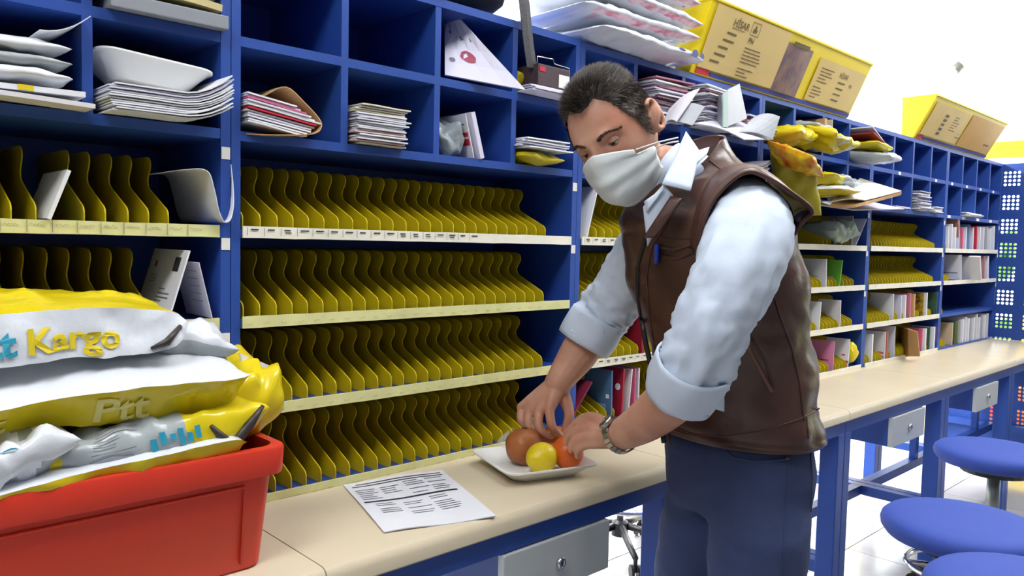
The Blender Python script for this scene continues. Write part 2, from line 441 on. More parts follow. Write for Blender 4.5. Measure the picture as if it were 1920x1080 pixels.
for z0, z1 in zs+[(PZ1, PZ1)]:
    b.box(0, .002, PY0, PY1, zc, z0)
    if z1 > z0:
        yc = PY0
        for y0, y1 in ys+[(PY1, PY1)]:
            b.box(0, .002, yc, y0, z0, z1)
            if y1 > y0:
                for i in range(NH):
                    for j in range(NH): hole_patch(y0+p*(i+.5), z0+p*(j+.5), p)
            yc = y1
    zc = z1
b.build('perforated_sheet', STEEL, e)
for yy in (PY0, PY1-.03): MB().box(-.012, -.0005, yy, yy+.03, 0, PZ1).build('post', STEEL, e) if yy < -.5 else MB().box(.0025, .03, yy, yy+.03, 0, PZ1).build('post', STEEL, e)
MB().box(.0025, .03, PY0, PY1-.03, PZ1-.03, PZ1).build('top_rail', STEEL, e)
# ================================================================ THINGS ON THE SHELVES
PLASTIC = mat('clear_plastic_wrap', 'dfe6ea', .12, alpha=.42, bump=.6, bscale=40)
PLASTICW = mat('white_poly', 'e2e6ee', .18, var=.1, vscale=10, bump=.25, bscale=22)
PLASTICY = mat('yellow_poly', 'dcc81e', .22, var=.12, vscale=8, bump=.25, bscale=22)
PLASTICG = mat('grey_poly', 'aab2b6', .22, var=.15, vscale=12, bump=.25, bscale=22)
OLIVE = mat('olive_yellow_poly', 'a89c22', .3, var=.2, vscale=8, bump=.2, bscale=18)
FOAM = mat('white_foam', 'ecece8', .55, bump=.05, bscale=300)
CARDS = []
def card(name, ub, vb, ut, vt, yf, w, t, m, label, cat, group=None, bend=0, prints=None, pm=None, top=None):
    """an upright card: front edge seen from pixel (ub,vb) up to (ut,vt) at depth yf, w deep into the shelf"""
    FB = ony(ub, vb, yf); FT = ony(ut, vt, yf)
    for r_ in range(4):
        if abs(FB.z-ZL[r_]+.006) < .03:
            if yf > -.009: yf = .0035; FB = ony(ub, vb, yf); FT = ony(ut, vt, yf); FB.z = ZL[r_]-.0053
            else: FB.z = ZL[r_]+.0012
            CARDS.append((min(FB.x, FT.x)-t/2-.002, max(FB.x, FT.x)+t/2+.002, r_))
    up = FT-FB; nrm = Vector((up.z, 0, -up.x)).normalized()
    L = up.length
    def fn(a, c): return up*c + Vector((0, w*a, 0)) + nrm*bend*math.sin(PI*a)*c
    o = MB().slab(fn, 6 if bend else 1, 4 if bend else 1, t).build(name, m, loc=FB, smooth=False)
    tag(o, label, cat, group)
    if prints:
        for pmat, its in prints:
            print_on(o, 'printing', pmat, its, lambda a, c: up*(c/L)+Vector((0, a, 0))+nrm*(bend*math.sin(PI*a/w)*c/L-t/2-.0006))
    return o
def hole(u, c, row):
    W2 = UW-.001; x = unit_x(u)
    return x+W2*(c-1)/4+(.0195 if c == 1 else .0095), x+W2*c/4-(.0195 if c == 4 else .0095), (ZMID if row == 1 else ZBOT)+.0093
LETM = {}
def letter_mesh(w, d, t, curl, seed, m):
    k = (round(w, 3), round(d, 3), round(t, 4), curl, seed, m.name)
    if k not in LETM:
        def fn(a, c):
            x = (a-.5)*w; y = c*d
            return (x, y, curl*(max(0, a-.55)/.45)**2 + .0012*noise.noise(Vector((a*2, c*2, seed)))+.0006)
        nu = 10 if curl else 4
        LETM[k] = MB().slab(fn, nu, 2, t).mesh('letter', m)
    return LETM[k]
def stack(x, y, z, n, w, d, t, label, group, mats, seed=0, curl=0, jit=.006, name='letter', cat='letter', rot=0, gap=0, rj=.03):
    r = random.Random(seed); zz = z
    for i in range(n):
        m = mats[r.randrange(len(mats))]
        me = letter_mesh(w*r.choice((1, .97, .93)), d, t, curl if curl == 0 else round(curl*(.85+.3*i/n), 4), i % 3, m)
        o = link(name, me, loc=(x+r.uniform(-jit, jit), y+r.uniform(-jit, jit), zz+t/2+.0014), rot=(0, 0, rot+r.uniform(-rj, rj)))
        tag(o, label, cat, group); zz += t+.0016+gap
    return zz
def pillow_fn(L, W, H, seed, wr=.12, sq=2.6, endp=.5):
    def fn(a, b):
        x = (a-.5)*L; e = max(0, 1-abs(2*a-1)**sq)**endp; ph = 2*PI*b
        cy, sz = math.cos(ph), math.sin(ph)
        y = W/2*math.copysign(abs(cy)**.7, cy)*(.92+.08*e); z = H/2*math.copysign(abs(sz)**.8, sz)*e
        q = Vector((x*9, y*9, z*9+seed*7.3))
        k = noise.noise(q)*.6+abs(noise.noise(q*2.3))*.7-.25+noise.noise(q*5)*.25
        k2 = noise.noise(Vector((a*3, ph, seed)))
        amp = wr*H*e
        return Vector((x+amp*.5*noise.noise(q+Vector((9, 0, 0))), y*(1+.04*k2)+amp*k*cy*.6, z+amp*k*(.5+abs(sz))))
    return fn
def pillow(name, L, W, H, seed, mats, mfun, loc, rot, label, cat, group=None, wr=.16, sq=2.6, nu=44, nv=30, parent=None, bendx=0):
    f = pillow_fn(L, W, H, seed, wr, sq)
    def f2(a, b):
        p = f(a, b); p.z += bendx*((2*a-1)**2); return p
    b = MB(); vs = [f2(i/nu, j/nv) for i in range(nu+1) for j in range(nv)]
    fs = []
    for i in range(nu):
        for j in range(nv):
            k = (j+1) % nv; b.m.append(mfun((i+.5)/nu, (j+.5)/nv) if mfun else 0)
            fs.append((i*nv+j, i*nv+k, (i+1)*nv+k, (i+1)*nv+j))
    b.v = vs; b.f = fs
    me = bpy.data.meshes.new(name); me.from_pydata(b.v, [], b.f)
    for m in mats: me.materials.append(m)
    me.polygons.foreach_set('material_index', b.m); me.polygons.foreach_set('use_smooth', [True]*len(b.f))
    o = link(name, me, parent, loc=loc, rot=rot)
    if not parent: tag(o, label, cat, group)
    return o, f2
def parcel2(L, sec, seed, mats, segm, loc, rot, label, cr=.006, group=None, tap=10, seal=.22):
    """crisp poly mailer: polygon section (y,z) swept along x; segm gives the material per section edge"""
    per, nu = 7, 56; m_ = len(sec); pts = []; mi = []
    for i in range(m_):
        a, b = Vector((0,)+sec[i]), Vector((0,)+sec[(i+1) % m_])
        for k in range(per): pts.append(a.lerp(b, k/per)); mi.append(segm[i])
    cz = sum(p.z for p in pts)/len(pts)
    def f(a, j):
        j0 = int(j) % len(pts); t = j-int(j); p = pts[j0].lerp(pts[(j0+1) % len(pts)], t)
        x = (a-.5)*L; e = max(0, 1-abs(2*a-1)**tap)**.5; e = seal*.2+(1-seal*.2)*e
        q = Vector((x*8, p.y*8+seed*3.1, p.z*8))
        c = (noise.ridged_multi_fractal(q, .8, 2.1, 4, 1.0, 2.0)-1.1)*cr*(.3+.7*e)
        d = Vector((0, p.y, p.z-cz)); d = d.normalized() if d.length > 1e-6 else d
        w = .012*noise.noise(Vector((a*2.5, seed, j0/len(pts)*2)))
        return Vector((x+.01*noise.noise(q*.7)*(1-e), p.y+w*.4, cz+(p.z-cz)*e+w*e))+d*c
    n = len(pts); vs = [f(i/nu, j) for i in range(nu+1) for j in range(n)]; fs = []; ml = []
    for i in range(nu):
        for j in range(n): k = (j+1) % n; fs.append((i*n+j, i*n+k, (i+1)*n+k, (i+1)*n+j)); ml.append(mi[j])
    me = bpy.data.meshes.new('parcel'); me.from_pydata(vs, [], fs)
    for m in mats: me.materials.append(m)
    me.polygons.foreach_set('material_index', ml); smooth_angle(me, 24)
    o = tag(link('parcel', me, loc=loc, rot=rot), label, 'parcel', group)
    return o, (lambda a, seg, t: f(a, seg*per+t*per))
# ---- bay 1, pigeonholes
x0, x1, zf = hole(1, 4, 1)
tag(MB().slab(lambda a, c: (lerp(.02, .215, a), lerp(-.02, .2, c), .012), 2, 2, .024).build('book', mat('grey_book', '8c9098', .5), loc=(x0-.0, 0, zf+.001), bevel=.002), 'grey book lying lowest in the top pigeonhole above the foam tray', 'book')
tag(MB().slab(lambda a, c: (lerp(0, .2, a), lerp(0, .2, c), .016+.006*math.sin(a*3)), 8, 2, .012).build('envelope', mat('straw_kraft', 'd8c890', .6, var=.2), loc=(x0+.004, -.022, zf+.02), rot=(0, 0, .02)), 'straw coloured padded envelope lying on the grey book', 'envelope')
pillow('parcel', .19, .2, .04, 3, [PLASTICW], None, (x0+.115, .09, zf+.068), (.05, 0, .03), 'white plastic parcel on top of the straw coloured envelope', 'parcel')
x0, x1, zf = hole(1, 4, 2)
zt = stack(x0+.109, -.055, zf, 12, .204, .30, .0022, 'white letter in the upward curling stack under the foam tray', 'curling letters under the foam tray', [PAPER, PAPER3, PAPER], 5, curl=.036, jit=.003, rj=.008)
# foam tray on the letters
def tray_mesh(L, W, H, t, m, name='foam_tray'):
    def ringp(l, w_, z, r=.03, n=6):
        pts = []
        for cx, cy, a0 in ((l/2-r, w_/2-r, 0), (-l/2+r, w_/2-r, PI/2), (-l/2+r, -w_/2+r, PI), (l/2-r, -w_/2+r, 1.5*PI)):
            for k in range(n+1):
                a = a0+PI/2*k/n; pts.append((cx+r*math.cos(a), cy+r*math.sin(a), z))
        return pts
    i = .035
    R = [ringp(L-2*i, W-2*i, 0), ringp(L-2*i+.004, W-2*i+.004, .002), ringp(L-.012, W-.012, H-.004), ringp(L, W, H-.003), ringp(L, W, H), ringp(L-.012, W-.012, H), ringp(L-2*i-.004, W-2*i-.004, t+.001), ringp(L-2*i-.01, W-2*i-.01, t)]
    b = MB().rings(R); return smooth_angle(b.mesh(name, m), 40)
tag(link('foam_tray', tray_mesh(.195, .15, .038, .004, FOAM), loc=(x0+.099, .06, zt+.016), rot=(math.radians(-4), math.radians(4), .0)), 'small white foam tray resting on the curling letters', 'tray')
pillow('package', .15, .12, .03, 8, [mat('smoky_wrap', '6c6460', .2, var=.5, vscale=20, col2='8a4a34')], None, (x0+.085, .075, zt+.055), (.05, .05, .1), 'brown item in smoky plastic wrap behind the foam tray', 'package')
x0, x1, zf = hole(1, 3, 2)
tag(MB().slab(lambda a, c: ((a-.5)*.23, c*.25, .004+.002*math.sin(a*4)), 6, 1, .007).build('envelope', PAPER2, loc=(x0+.108, -.055, zf+.001)), 'pale padded envelope at the bottom of the plastic parcel stack', 'envelope')
o = tag(MB().slab(lambda a, c: ((a-.5)*.22, c*.25, .004+.004*a), 6, 1, .008).build('envelope', PAPER, loc=(x0+.1, -.05, zf+.012), rot=(0, 0, -.02)), 'white padded envelope with yellow mark second from the stack bottom', 'envelope')
MB().box(.0, .02, -.0008, .0, .003, .011).build('yellow_mark', YPRINT, o, loc=(.02, -.0005, 0))
for k in range(3):
    pillow('parcel', .20+.006*k, .26, .03, 20+k, [PLASTICW if k != 1 else PLASTICG], None, (x0+.1-.008*k, .08, zf+.042+.024*k), (.02*k, -.02*k, .05*k-.04),
           ['lowest glossy clear white parcel in the left pigeonhole stack', 'middle glossy greyish parcel in the left pigeonhole stack', 'topmost glossy white parcel in the left pigeonhole stack'][k], 'parcel', 'parcels in the leftmost pigeonhole', wr=.3)
f = lambda a, c: (lerp(0, .07, a), lerp(0, .12, c), .035*a**2)
tag(MB().slab(f, 6, 2, .0012).build('paper_sheet', PAPER, loc=(x0+.15, -.045, zf+.108)), 'curled white sheet end on top of the left parcel stack', 'paper')
# ---- bay 1, divider rows
card('letter', 92, 405, 130, 319, -.012, .15, .006, PAPER, 'white letter leaning right between the top row dividers of the left bay', 'letter')
# rolled sheet
def roll(a, c):
    q = c
    pts = [(322, 322), (395, 318), (404, 360), (418, 415), (432, 412), (439, 380), (437, 340), (434, 306)]
    s_ = q*(len(pts)-1); i = min(int(s_), len(pts)-2); t = s_-i
    pp = [pts[max(i-1, 0)], pts[i], pts[i+1], pts[min(i+2, len(pts)-1)]]
    cr = lambda p0, p1, p2, p3: .5*((2*p1)+(-p0+p2)*t+(2*p0-5*p1+4*p2-p3)*t*t+(-p0+3*p1-3*p2+p3)*t**3)
    u_, v_ = cr(*[k[0] for k in pp]), cr(*[k[1] for k in pp])
    return u_, v_
p0 = ony(420, 415, 0)
ROLLP = [(300, 415, .05), (300, 325, .05), (345, 318, .0), (388, 320, -.022), (402, 355, -.024), (410, 392, -.022), (420, 415, -.02), (432, 412, -.018), (438, 385, -.012), (437, 345, -.006), (433, 308, .0)]
PP = [ony(u_, v_, y_)-p0 for u_, v_, y_ in ROLLP[1:]]
def rollfn(a, c):
    s_ = c*(len(PP)-1); i = min(int(s_), len(PP)-2); t = s_-i
    q = [PP[max(i-1, 0)], PP[i], PP[i+1], PP[min(i+2, len(PP)-1)]]
    p = .5*((2*q[1])+(q[2]-q[0])*t+(2*q[0]-5*q[1]+4*q[2]-q[3])*t*t+(3*q[1]-q[0]-3*q[2]+q[3])*t**3)
    return p+Vector((0, .2*a, 0))
tag(smooth_angle(MB().slab(rollfn, 4, 40, .0012).mesh('rolled_sheet', PAPER), 60) and bpy.data.objects.new('x', None) and link('rolled_sheet', bpy.data.meshes['rolled_sheet'], loc=p0), 'large white sheet folded into a curl at the right of the top divider row', 'paper')
p0 = ony(250, 598, -.01)
L = [('r', .10, .13, .006, .008)]
FB = ony(316, 598, -.016); FT = ony(356, 470, -.016)
up = FT-FB; LL = up.length
def envpr(a, c): return (a, c)
card('envelope', 316, 598, 356, 470, -.016, .17, .003, PAPER, 'white addressed envelope with dark square stamp leaning in the left bay', 'envelope', None, 0,
     [(INK, [('r', .022, .048, LL*.70, LL*.70+.026)]), (GREYINK, [('r', .055, .085, LL*.42, LL*.42+.002), ('r', .03, .085, LL*.35, LL*.35+.0025), ('r', .03, .09, LL*.29, LL*.29+.0025), ('r', .06, .09, LL*.24, LL*.24+.002)]
      + [('r', .115, .145, LL*(.62-.035*k), LL*(.62-.035*k)+.0012) for k in range(4)]), (RED, [('r', .13, .139, LL*.74, LL*.74+.012)])])
card('letter', 398, 595, 373, 492, -.01, .12, .0015, PAPER3, 'lined white letter leaning left against the addressed envelope', 'letter', None, 0,
     [(GREYINK, [('r', .02, .07, .03+.014*k, .031+.014*k) for k in range(5)])])
# ---- bay 2, pigeonholes
x0, x1, zf = hole(2, 1, 2)
KP = [(462, 254, .0), (520, 256, -.02), (585, 254, -.025), (602, 243, -.02), (599, 226, -.012), (572, 196, 0), (537, 166, .01), (500, 180, .03), (470, 196, .05)]
p0 = ony(585, 254, -.02); K2 = [ony(*k)-p0+Vector((0, 0, .003)) for k in KP]
def kfn(a, c):
    s_ = c*(len(K2)-1); i = min(int(s_), len(K2)-2); t = s_-i
    q = [K2[max(i-1, 0)], K2[i], K2[i+1], K2[min(i+2, len(K2)-1)]]
    p = .5*((2*q[1])+(q[2]-q[0])*t+(2*q[0]-5*q[1]+4*q[2]-q[3])*t*t+(3*q[1]-q[0]-3*q[2]+q[3])*t**3)
    return p+Vector((-.0, .22*a, 0))
tag(MB().slab(kfn, 4, 32, .0018).build('kraft_envelope', KRAFT, loc=p0, smooth=False), 'brown kraft envelope folded round a bundle of letters', 'envelope')
r = random.Random(3); zz = zf+.006
for k in range(12):
    m = [PAPER, PAPER2, PINK, PAPER3, PAPER, RED, PAPER2][k % 7] if k not in (0, 1, 2, 4) else PAPER
    wl = .12+.004*k if k < 6 else .148-.008*(k-6)*1.2
    o = link('letter', letter_mesh(round(wl, 2), .2, .003, 0, k % 3, m), loc=(x0+.006+wl/2, -.012+r.uniform(-.004, .004), zz+.004+k*.0002), rot=(0, .13, 0)); zz += .0046
    tag(o, 'letter inside the folded brown kraft envelope', 'letter', 'letters in the kraft envelope')
x0, x1, zf = hole(2, 2, 2)
stack(x0+.072, -.016, zf, 19, .125, .22, .0027, 'letter in the neat stack right of the kraft envelope', 'letters in the second pigeonhole stack', [PAPER, PAPER2, PAPER3, mat('cream_paper', 'dcd6b8', .6), mat('rosy_paper', 'd8b8b4', .6), PAPER], 11, jit=.007)
x0, x1, zf = hole(2, 3, 2)
o = card('magazine', 905, 297, 887, 210, -.004, .16, .012, PAPER3, 'pink edged magazine leaning in the third pigeonhole beside clear plastic', 'magazine')
card('brochure', 889, 296, 873, 214, -.004, .15, .002, PAPER2, 'pale brochure with red print between clear plastic and the pink edged magazine', 'brochure', None, 0, [(RED, [('r', .004, .03, .03, .045), ('r', .004, .03, .05, .06)]), (INK, [('r', .01, .06, .078, .080)])])
pillow('plastic_bag', .075, .16, .085, 31, [mat('crumpled_clear_bag', 'a8b2b8', .12, alpha=.75, var=.3, vscale=25, bump=1, bscale=30)], None, (x0+.036, .075, zf+.045), (0, 0, 0), 'crumpled clear plastic bag in the third pigeonhole', 'plastic bag', wr=.55)
x0, x1, zf = hole(2, 4, 2)
pillow('parcel', .15, .2, .03, 33, [PLASTICY], None, (x0+.078, .07, zf+.019), (0, 0, 0), 'small yellow plastic parcel under letters in the fourth pigeonhole', 'parcel', wr=.5)
zz = stack(x0+.085, -.03, zf+.036, 6, .16, .22, .003, 'letter lying on the small yellow parcel', 'letters on the small yellow parcel', [PAPER, PAPER2, PAPER3], 15, jit=.012)
x0, x1, zf = hole(2, 3, 1)
CN = [ony(834, 141, .03), ony(985, 169, -.07), ony(857, 29, .05), ony(834, 44, .10)]
p0 = CN[0]
cal = MB().slab(lambda a, c: (CN[0]*(1-a)*(1-c)+CN[1]*a*(1-c)+CN[2]*a*c+CN[3]*(1-a)*c)-p0, 4, 4, .004).build('wall_calendar', PAPER3, loc=p0)
tag(cal, 'spiral bound calendar with floral print leaning across the top pigeonhole', 'calendar')
nrm = (CN[1]-CN[0]).cross(CN[3]-CN[0]).normalized()
if nrm.dot(CAMP-p0) < 0: nrm = -nrm
def calfn(a, c): return (CN[0]*(1-a)*(1-c)+CN[1]*a*(1-c)+CN[2]*a*c+CN[3]*(1-a)*c)-p0+nrm*.003
def blob(ca, cc, ra, rc, seed, n=14):
    return [(ca+ra*math.cos(2*PI*k/n)*(1+.35*noise.noise(Vector((k*.9, seed, 0)))), cc+rc*math.sin(2*PI*k/n)*(1+.35*noise.noise(Vector((k*.9, seed, 3))))) for k in range(n)]
def polyprint(parent, name, m, polys, fn):
    b = MB()
    for pl in polys: b.add([fn(*p) for p in pl], [tuple(range(len(pl)))])
    me = bpy.data.meshes.new(name); me.from_pydata(b.v, [], b.f); me.materials.append(m); return tag(link(name, me, parent), kind='stuff')
polyprint(cal, 'red_flower_print', mat('dull_red_print', '9c4058', .6), [blob(.42, .38, .14, .1, 2)], calfn)
polyprint(cal, 'grey_flower_print', GREYINK, [blob(.42, .68, .1, .04, 4), blob(.62, .66, .1, .05, 7), blob(.2, .8, .05, .03, 9), blob(.5, .9, .03, .02, 12), blob(.12, .3, .05, .04, 1)], calfn)
b = MB()
for k in range(9):
    c = CN[3].lerp(CN[2], (k+.5)/9)-p0; b.tube([c+Vector((0, .004*math.cos(a), .006*math.sin(a))) for a in [2*PI*q/8 for q in range(9)]], .0009, 5)
b.build('spiral_binding', mat('white_wire', 'd8d8d8', .4), cal)
x0, x1, zf = hole(2, 4, 1)
stack(x0+.10, -.05, zf, 4, .2, .24, .0028, 'letter lying under the small dark carton', 'letters under the dark carton', [PAPER, PAPER3], 16, jit=.01)
cz = zf+.019
e = empty('carton', (x0+.085, -.04, cz), 'small dark maroon carton with wire handle in the top pigeonhole', 'carton')
MB().box(-.055, .06, 0, .08, 0, .052).build('box', mat('maroon_carton', '4a3a40', .45, var=.3), e, bevel=.002)
MB().box(.018, .056, -.0012, -.0002, .004, .036).build('white_label', STICK, e)
MB().box(-.05, -.03, -.0012, -.0002, .034, .046).build('red_label', RED, e)
MB().tube([(-.055, .004, .052), (-.055, .004, .068), (.0, .004, .071), (.005, .004, .06), (.06, .004, .058), (.06, .004, .0)], .0016, 6).build('wire_handle', CHROME, e, True)
pillow('parcel', .05, .12, .05, 36, [PLASTICY], None, (x0+.022, .07, zf+.042), (0, 0, 0), 'yellow plastic sachet left of the dark carton', 'parcel')
# ---- on top of bay 2: black bag with strap
zt = ZTOP+.004
e = empty('shoulder_bag', (1.165, .105, zt+.0005), 'black shoulder bag on the shelf top with strap hanging down', 'bag')
FAB = mat('black_fabric', '18181b', .7, bump=.2, bscale=200)
R = []
for k in range(13):
    q = k/12; s_ = (1-(2*q-1)**6)**.5 if 0 < q < 1 else .05
    R.append([(.165*s_*math.copysign(abs(math.cos(t))**.6, math.cos(t)), .11*s_*math.copysign(abs(math.sin(t))**.6, math.sin(t)), .24*q) for t in [2*PI*j/28 for j in range(28)]])
MB().rings(R).build('body', FAB, e, True)
MB().box(-.1, -.06, -.118, -.108, .012, .03).build('yellow_tag', mat('pale_yellow_tag', 'b8b060', .5), e)
sp = [ony(u_, v_, y_)-Vector((1.165, .105, zt)) for u_, v_, y_ in [(975, -60, -.01), (984, 0, -.024), (988, 40, -.026), (992, 80, -.026), (999, 128, -.024)]]
def strapfn(a, c):
    s_ = c*(len(sp)-1); i = min(int(s_), len(sp)-2); p = sp[i].lerp(sp[i+1], s_-i)
    return p+Vector((.034*(a-.5), .006*abs(a-.5), 0))
MB().slab(strapfn, 4, 10, .0025).build('strap', mat('grey_webbing', '47474c', .6, bump=.3, bscale=300), e)
s2 = [sp[0], Vector((.06, -.1, .26)), Vector((.0, -.02, .245))]
MB().tube(s2, .008, 8).build('strap', FAB, e)
# ---- bay 3 top: plastic wrapped magazine packs
MAGR = mat('magazine_edges', 'c8506c', .5, var=.4, vscale=30, col2='e8d8e0')
packl = ['lowest plastic wrapped magazine pack on the shelf top, with dark printed logo', 'second plastic wrapped magazine pack from the bottom of the pile', 'third plastic wrapped magazine pack from the bottom of the pile', 'fourth plastic wrapped magazine pack, below the topmost one', 'topmost plastic wrapped magazine pack on the shelf top']
for k in range(5):
    zc = ZTOP+.026+.052*k
    c = Vector((1.775+[.02, -.02, .01, -.015, .0][k], .10, zc))
    e = empty('magazine_pack', c, packl[k], 'magazine pack', 'magazine packs on the shelf top', rz=[.05, -.03, .04, 0, -.05][k])
    pillow('plastic_wrap', .50, .36, .042, 50+k, [PLASTICW, MAGR], lambda a, b: 1 if (.52 < b < .60 and a > .1 and k > 0) else 0, (0, 0, 0), None, '', '', wr=.25, parent=e, sq=4)
    MB().slab(lambda a, c_: ((a-.5)*.42, (c_-.5)*.28, 0), 1, 1, .022).build('magazines', MAGR, e)
    if k == 0:
        polyprint(e, 'printed_logo', DKBLUE, [blob(.165, 0, .018, .012, 3), blob(.205, .0, .012, .009, 5), blob(.09, -.003, .02, .004, 8)], lambda a, c_: (a, -.187-.004*math.cos(a*9), .004+c_))
# ---- yellow mail trays on the shelf tops
YB = mat('yellow_bin', 'ecd200', .4, var=.05)
KR2 = mat('kraft_poster', 'dcc07c', .55, var=.1, vscale=6)
BLUEP = mat('blue_stripe', '3840a0', .5)
def mail_tray(name, bl, br, tl, tr, dep, label, papers):
    """tray whose flared long side faces the room; corners as 3D points"""
    c0 = bl.copy()
    BL, BR, TL, TR = [p-c0 for p in (bl, br, tl, tr)]
    e = empty(name, c0, label, 'mail tray', 'yellow mail trays on the shelf tops')
    fl = (BL.y-TL.y)
    back = Vector((0, dep, 0)); bt = Vector((0, dep+fl, 0)); ex = Vector((TL.x-BL.x, 0, 0))
    TLb, TRb = TL+bt, TR+bt
    b = MB()
    def panel(q, nm, t=.004):
        MB().slab(lambda a, c: q[0]*(1-a)*(1-c)+q[1]*a*(1-c)+q[2]*a*c+q[3]*(1-a)*c, 2, 2, t).build(nm, YB, e)
    panel([BL, BR, TR, TL], 'front_side'); panel([BR+back, BL+back, TLb, TRb], 'rear_side')
    panel([BL+back, BL, TL, TLb], 'end_side'); panel([BR, BR+back, TRb, TR], 'end_side')
    panel([BL, BR, BR+back, BL+back], 'base')
    MB().tube([TL, TR, TRb, TLb, TL], .006, 8).build('rim', YB, e)
    nrm = (BR-BL).cross(TL-BL).normalized()
    if nrm.dot(CAMP-c0) < 0: nrm = -nrm
    W_, H_ = (BR-BL).length, (TL-BL).length
    def fn(a, c, o=.004): return BL*(1-a)*(1-c)+BR*a*(1-c)+TR*a*c+TL*(1-a)*c+nrm*o
    MB().slab(lambda a, c: fn(lerp(.09, .995, a), lerp(.01, .075, c), .0045), 2, 1, .002).build('blue_stripe', BLUEP, e)
    MB().slab(lambda a, c: fn(lerp(.02, .085, a), lerp(.01, .10, c), .0045), 1, 1, .002).build('red_badge', RED, e)
    for (a0, a1, c0_, c1_, m, its) in papers:
        bow = .012
        def pf(a, c): return fn(lerp(a0, a1, a), lerp(c0_, c1_, c), .006+bow*math.sin(PI*a)*.5)
        po = MB().slab(pf, 8, 2, .001).build('taped_sheet', m, e)
        wp, hp = (a1-a0)*W_, (c1_-c0_)*H_
        if its: print_on(po, 'printing', mat('brown_ink', '6a5a3a', .6), its, lambda x, y: fn(a0+x/W_, c0_+y/H_, .0075+bow*math.sin(PI*max(0, min(1, x/wp)))*.5))
    return e, fn
bl, br = ony(1292, 139, .0), ony(1588, 225, .0)
bl.z = br.z = ZTOP+.003
tl = Vector((bl.x-.01, -.085, ZTOP+.205)); tr = Vector((br.x+.01, -.085, ZTOP+.205))
rr = random.Random(5)
def listprint(x0, y0, wd, n, dy=.013):
    return [('r', x0, x0+wd*rr.uniform(.5, 1), y0-k*dy, y0-k*dy+.003) for k in range(n)]
its1 = [('t', 'HİSAR', .10, .145, .030, .015), ('r', .10, .17, .138, .140), ('t', 'PH', .205, .112, .026, .02)]+[('r', .085-.010*k, .135-.010*k+.01*(k % 2), .118-.023*k, .124-.023*k) for k in range(5)]
its1 += listprint(.20, .095, .12, 5, .011)+listprint(.20, .03, .10, 3, .011)
its1 += [('r', .200, .25, .137, .139), ('r', .200, .25, .176, .178), ('r', .200, .202, .137, .178), ('r', .248, .25, .137, .178), ('r', .213, .235, .147, .158), ('r', .219, .229, .158, .168)]
its2 = [('t', 'HİSAR', .17, .11, .026, .01), ('t', 'PH', .28, .085, .02, .01)]+listprint(.03, .12, .1, 5, .012)+listprint(.02, .05, .09, 4, .012)+[('r', .18, .24, .09-.022*k, .095-.022*k) for k in range(4)]
mail_tray('mail_tray', bl, br, tl, tr, .05, 'long yellow mail tray with sheets reading HİSAR PH on the shelf top',
    [(.02, .42, .10, .96, KR2, its1), (.42, .58, .08, .84, mat('dim_photo', '9a7a68', .5, var=.6, vscale=18, col2='5a4860'), [('r', .03, .14, .16, .175)]), (.64, .985, .10, .80, KR2, its2)])
bl, br = ony(1712, 256, .0), ony(1846, 294, .0); bl.z = br.z = ZTOP+.003
tl = Vector((bl.x-.01, -.10, ZTOP+.185)); tr = Vector((br.x+.01, -.10, ZTOP+.185))
its3 = [('r', .16, .20, .02+.022*k, .032+.022*k) for k in range(5)]+listprint(.28, .12, .1, 6)+[('r', .42, .5, .03, .034), ('r', .42, .46, .05, .052)]
mail_tray('mail_tray', bl, br, tl, tr, .05, 'shorter yellow mail tray with one brown sheet near the far partition',
    [(.03, .48, .12, .88, KR2, its3), (.5, .98, .10, .9, mat('brown_sheet', 'c8983c', .5, var=.1), [('r', .35, .45, .04, .05)])])
# ---- bay 3 pigeonholes: messy magazines and letters
MIX = [PAPER, PAPER2, PAPER3, mat('dusty_pink_cover', 'b07080', .5), GREYP, mat('plum_cover', '6a4456', .5), PAPER, PAPER2, PAPER3, PAPER]
for c, n_, lab in ((2, 20, 'letter or magazine in the overfull pigeonhole behind the man\'s head'), (3, 22, 'letter or magazine in the overfull pigeonhole left of the grey binder'), (4, 12, 'letter or magazine piled behind the grey binder')):
    x0, x1, zf = hole(3, c, 1)
    stack((x0+x1)/2, -.02-.012*c, zf, n_, .168, .26, .0042, lab, 'mail pile in pigeonhole %d behind the man' % c, MIX, 40+c, jit=.012, rot=.03*(c-3), rj=.09)
x0, x1, zf = hole(3, 1, 1)
stack((x0+x1)/2, -.02, zf, 8, .17, .24, .003, 'letter in the pigeonhole just right of the dark carton', 'letters right of the dark carton', MIX, 47, jit=.012)
for k, (cn, m, lab, nm) in enumerate([
    ([(1243, 236, -.06), (1268, 228, -.13), (1312, 166, -.12), (1255, 205, -.05)], PAPER2, 'white bent magazine jutting out behind the man\'s ear', 'magazine'),
    ([(1240, 236, -.07), (1298, 236, -.15), (1322, 200, -.16), (1262, 200, -.06)], GREYP, 'greyish glossy leaflet jutting out above the shirt collar', 'leaflet'),
    ([(1300, 232, -.09), (1395, 262, -.16), (1450, 262, -.12), (1365, 222, -.02)], PAPER3, 'lilac white newspaper lying lowest on the rail behind the collar', 'newspaper'),
    ([(1385, 248, -.13), (1448, 262, -.14), (1462, 219, -.14), (1415, 219, -.10)], GREYP, 'pale grey plastic folder drooping over the rail', 'folder')]):
    C4 = [ony(*q) for q in cn]; p0 = C4[0].copy()
    tag(MB().slab(lambda a, c: C4[0]*(1-a)*(1-c)+C4[1]*a*(1-c)+C4[2]*a*c+C4[3]*(1-a)*c-p0+Vector((0, 0, .01*math.sin(PI*a))), 6, 3, .003).build(nm, m, loc=p0), lab, nm)
e = empty('binder', ony(1358, 238, -.12), 'grey document binder standing open among the letters', 'binder')
GB = mat('grey_binder', 'a4a8b0', .4, var=.1)
p0 = e.location.copy()
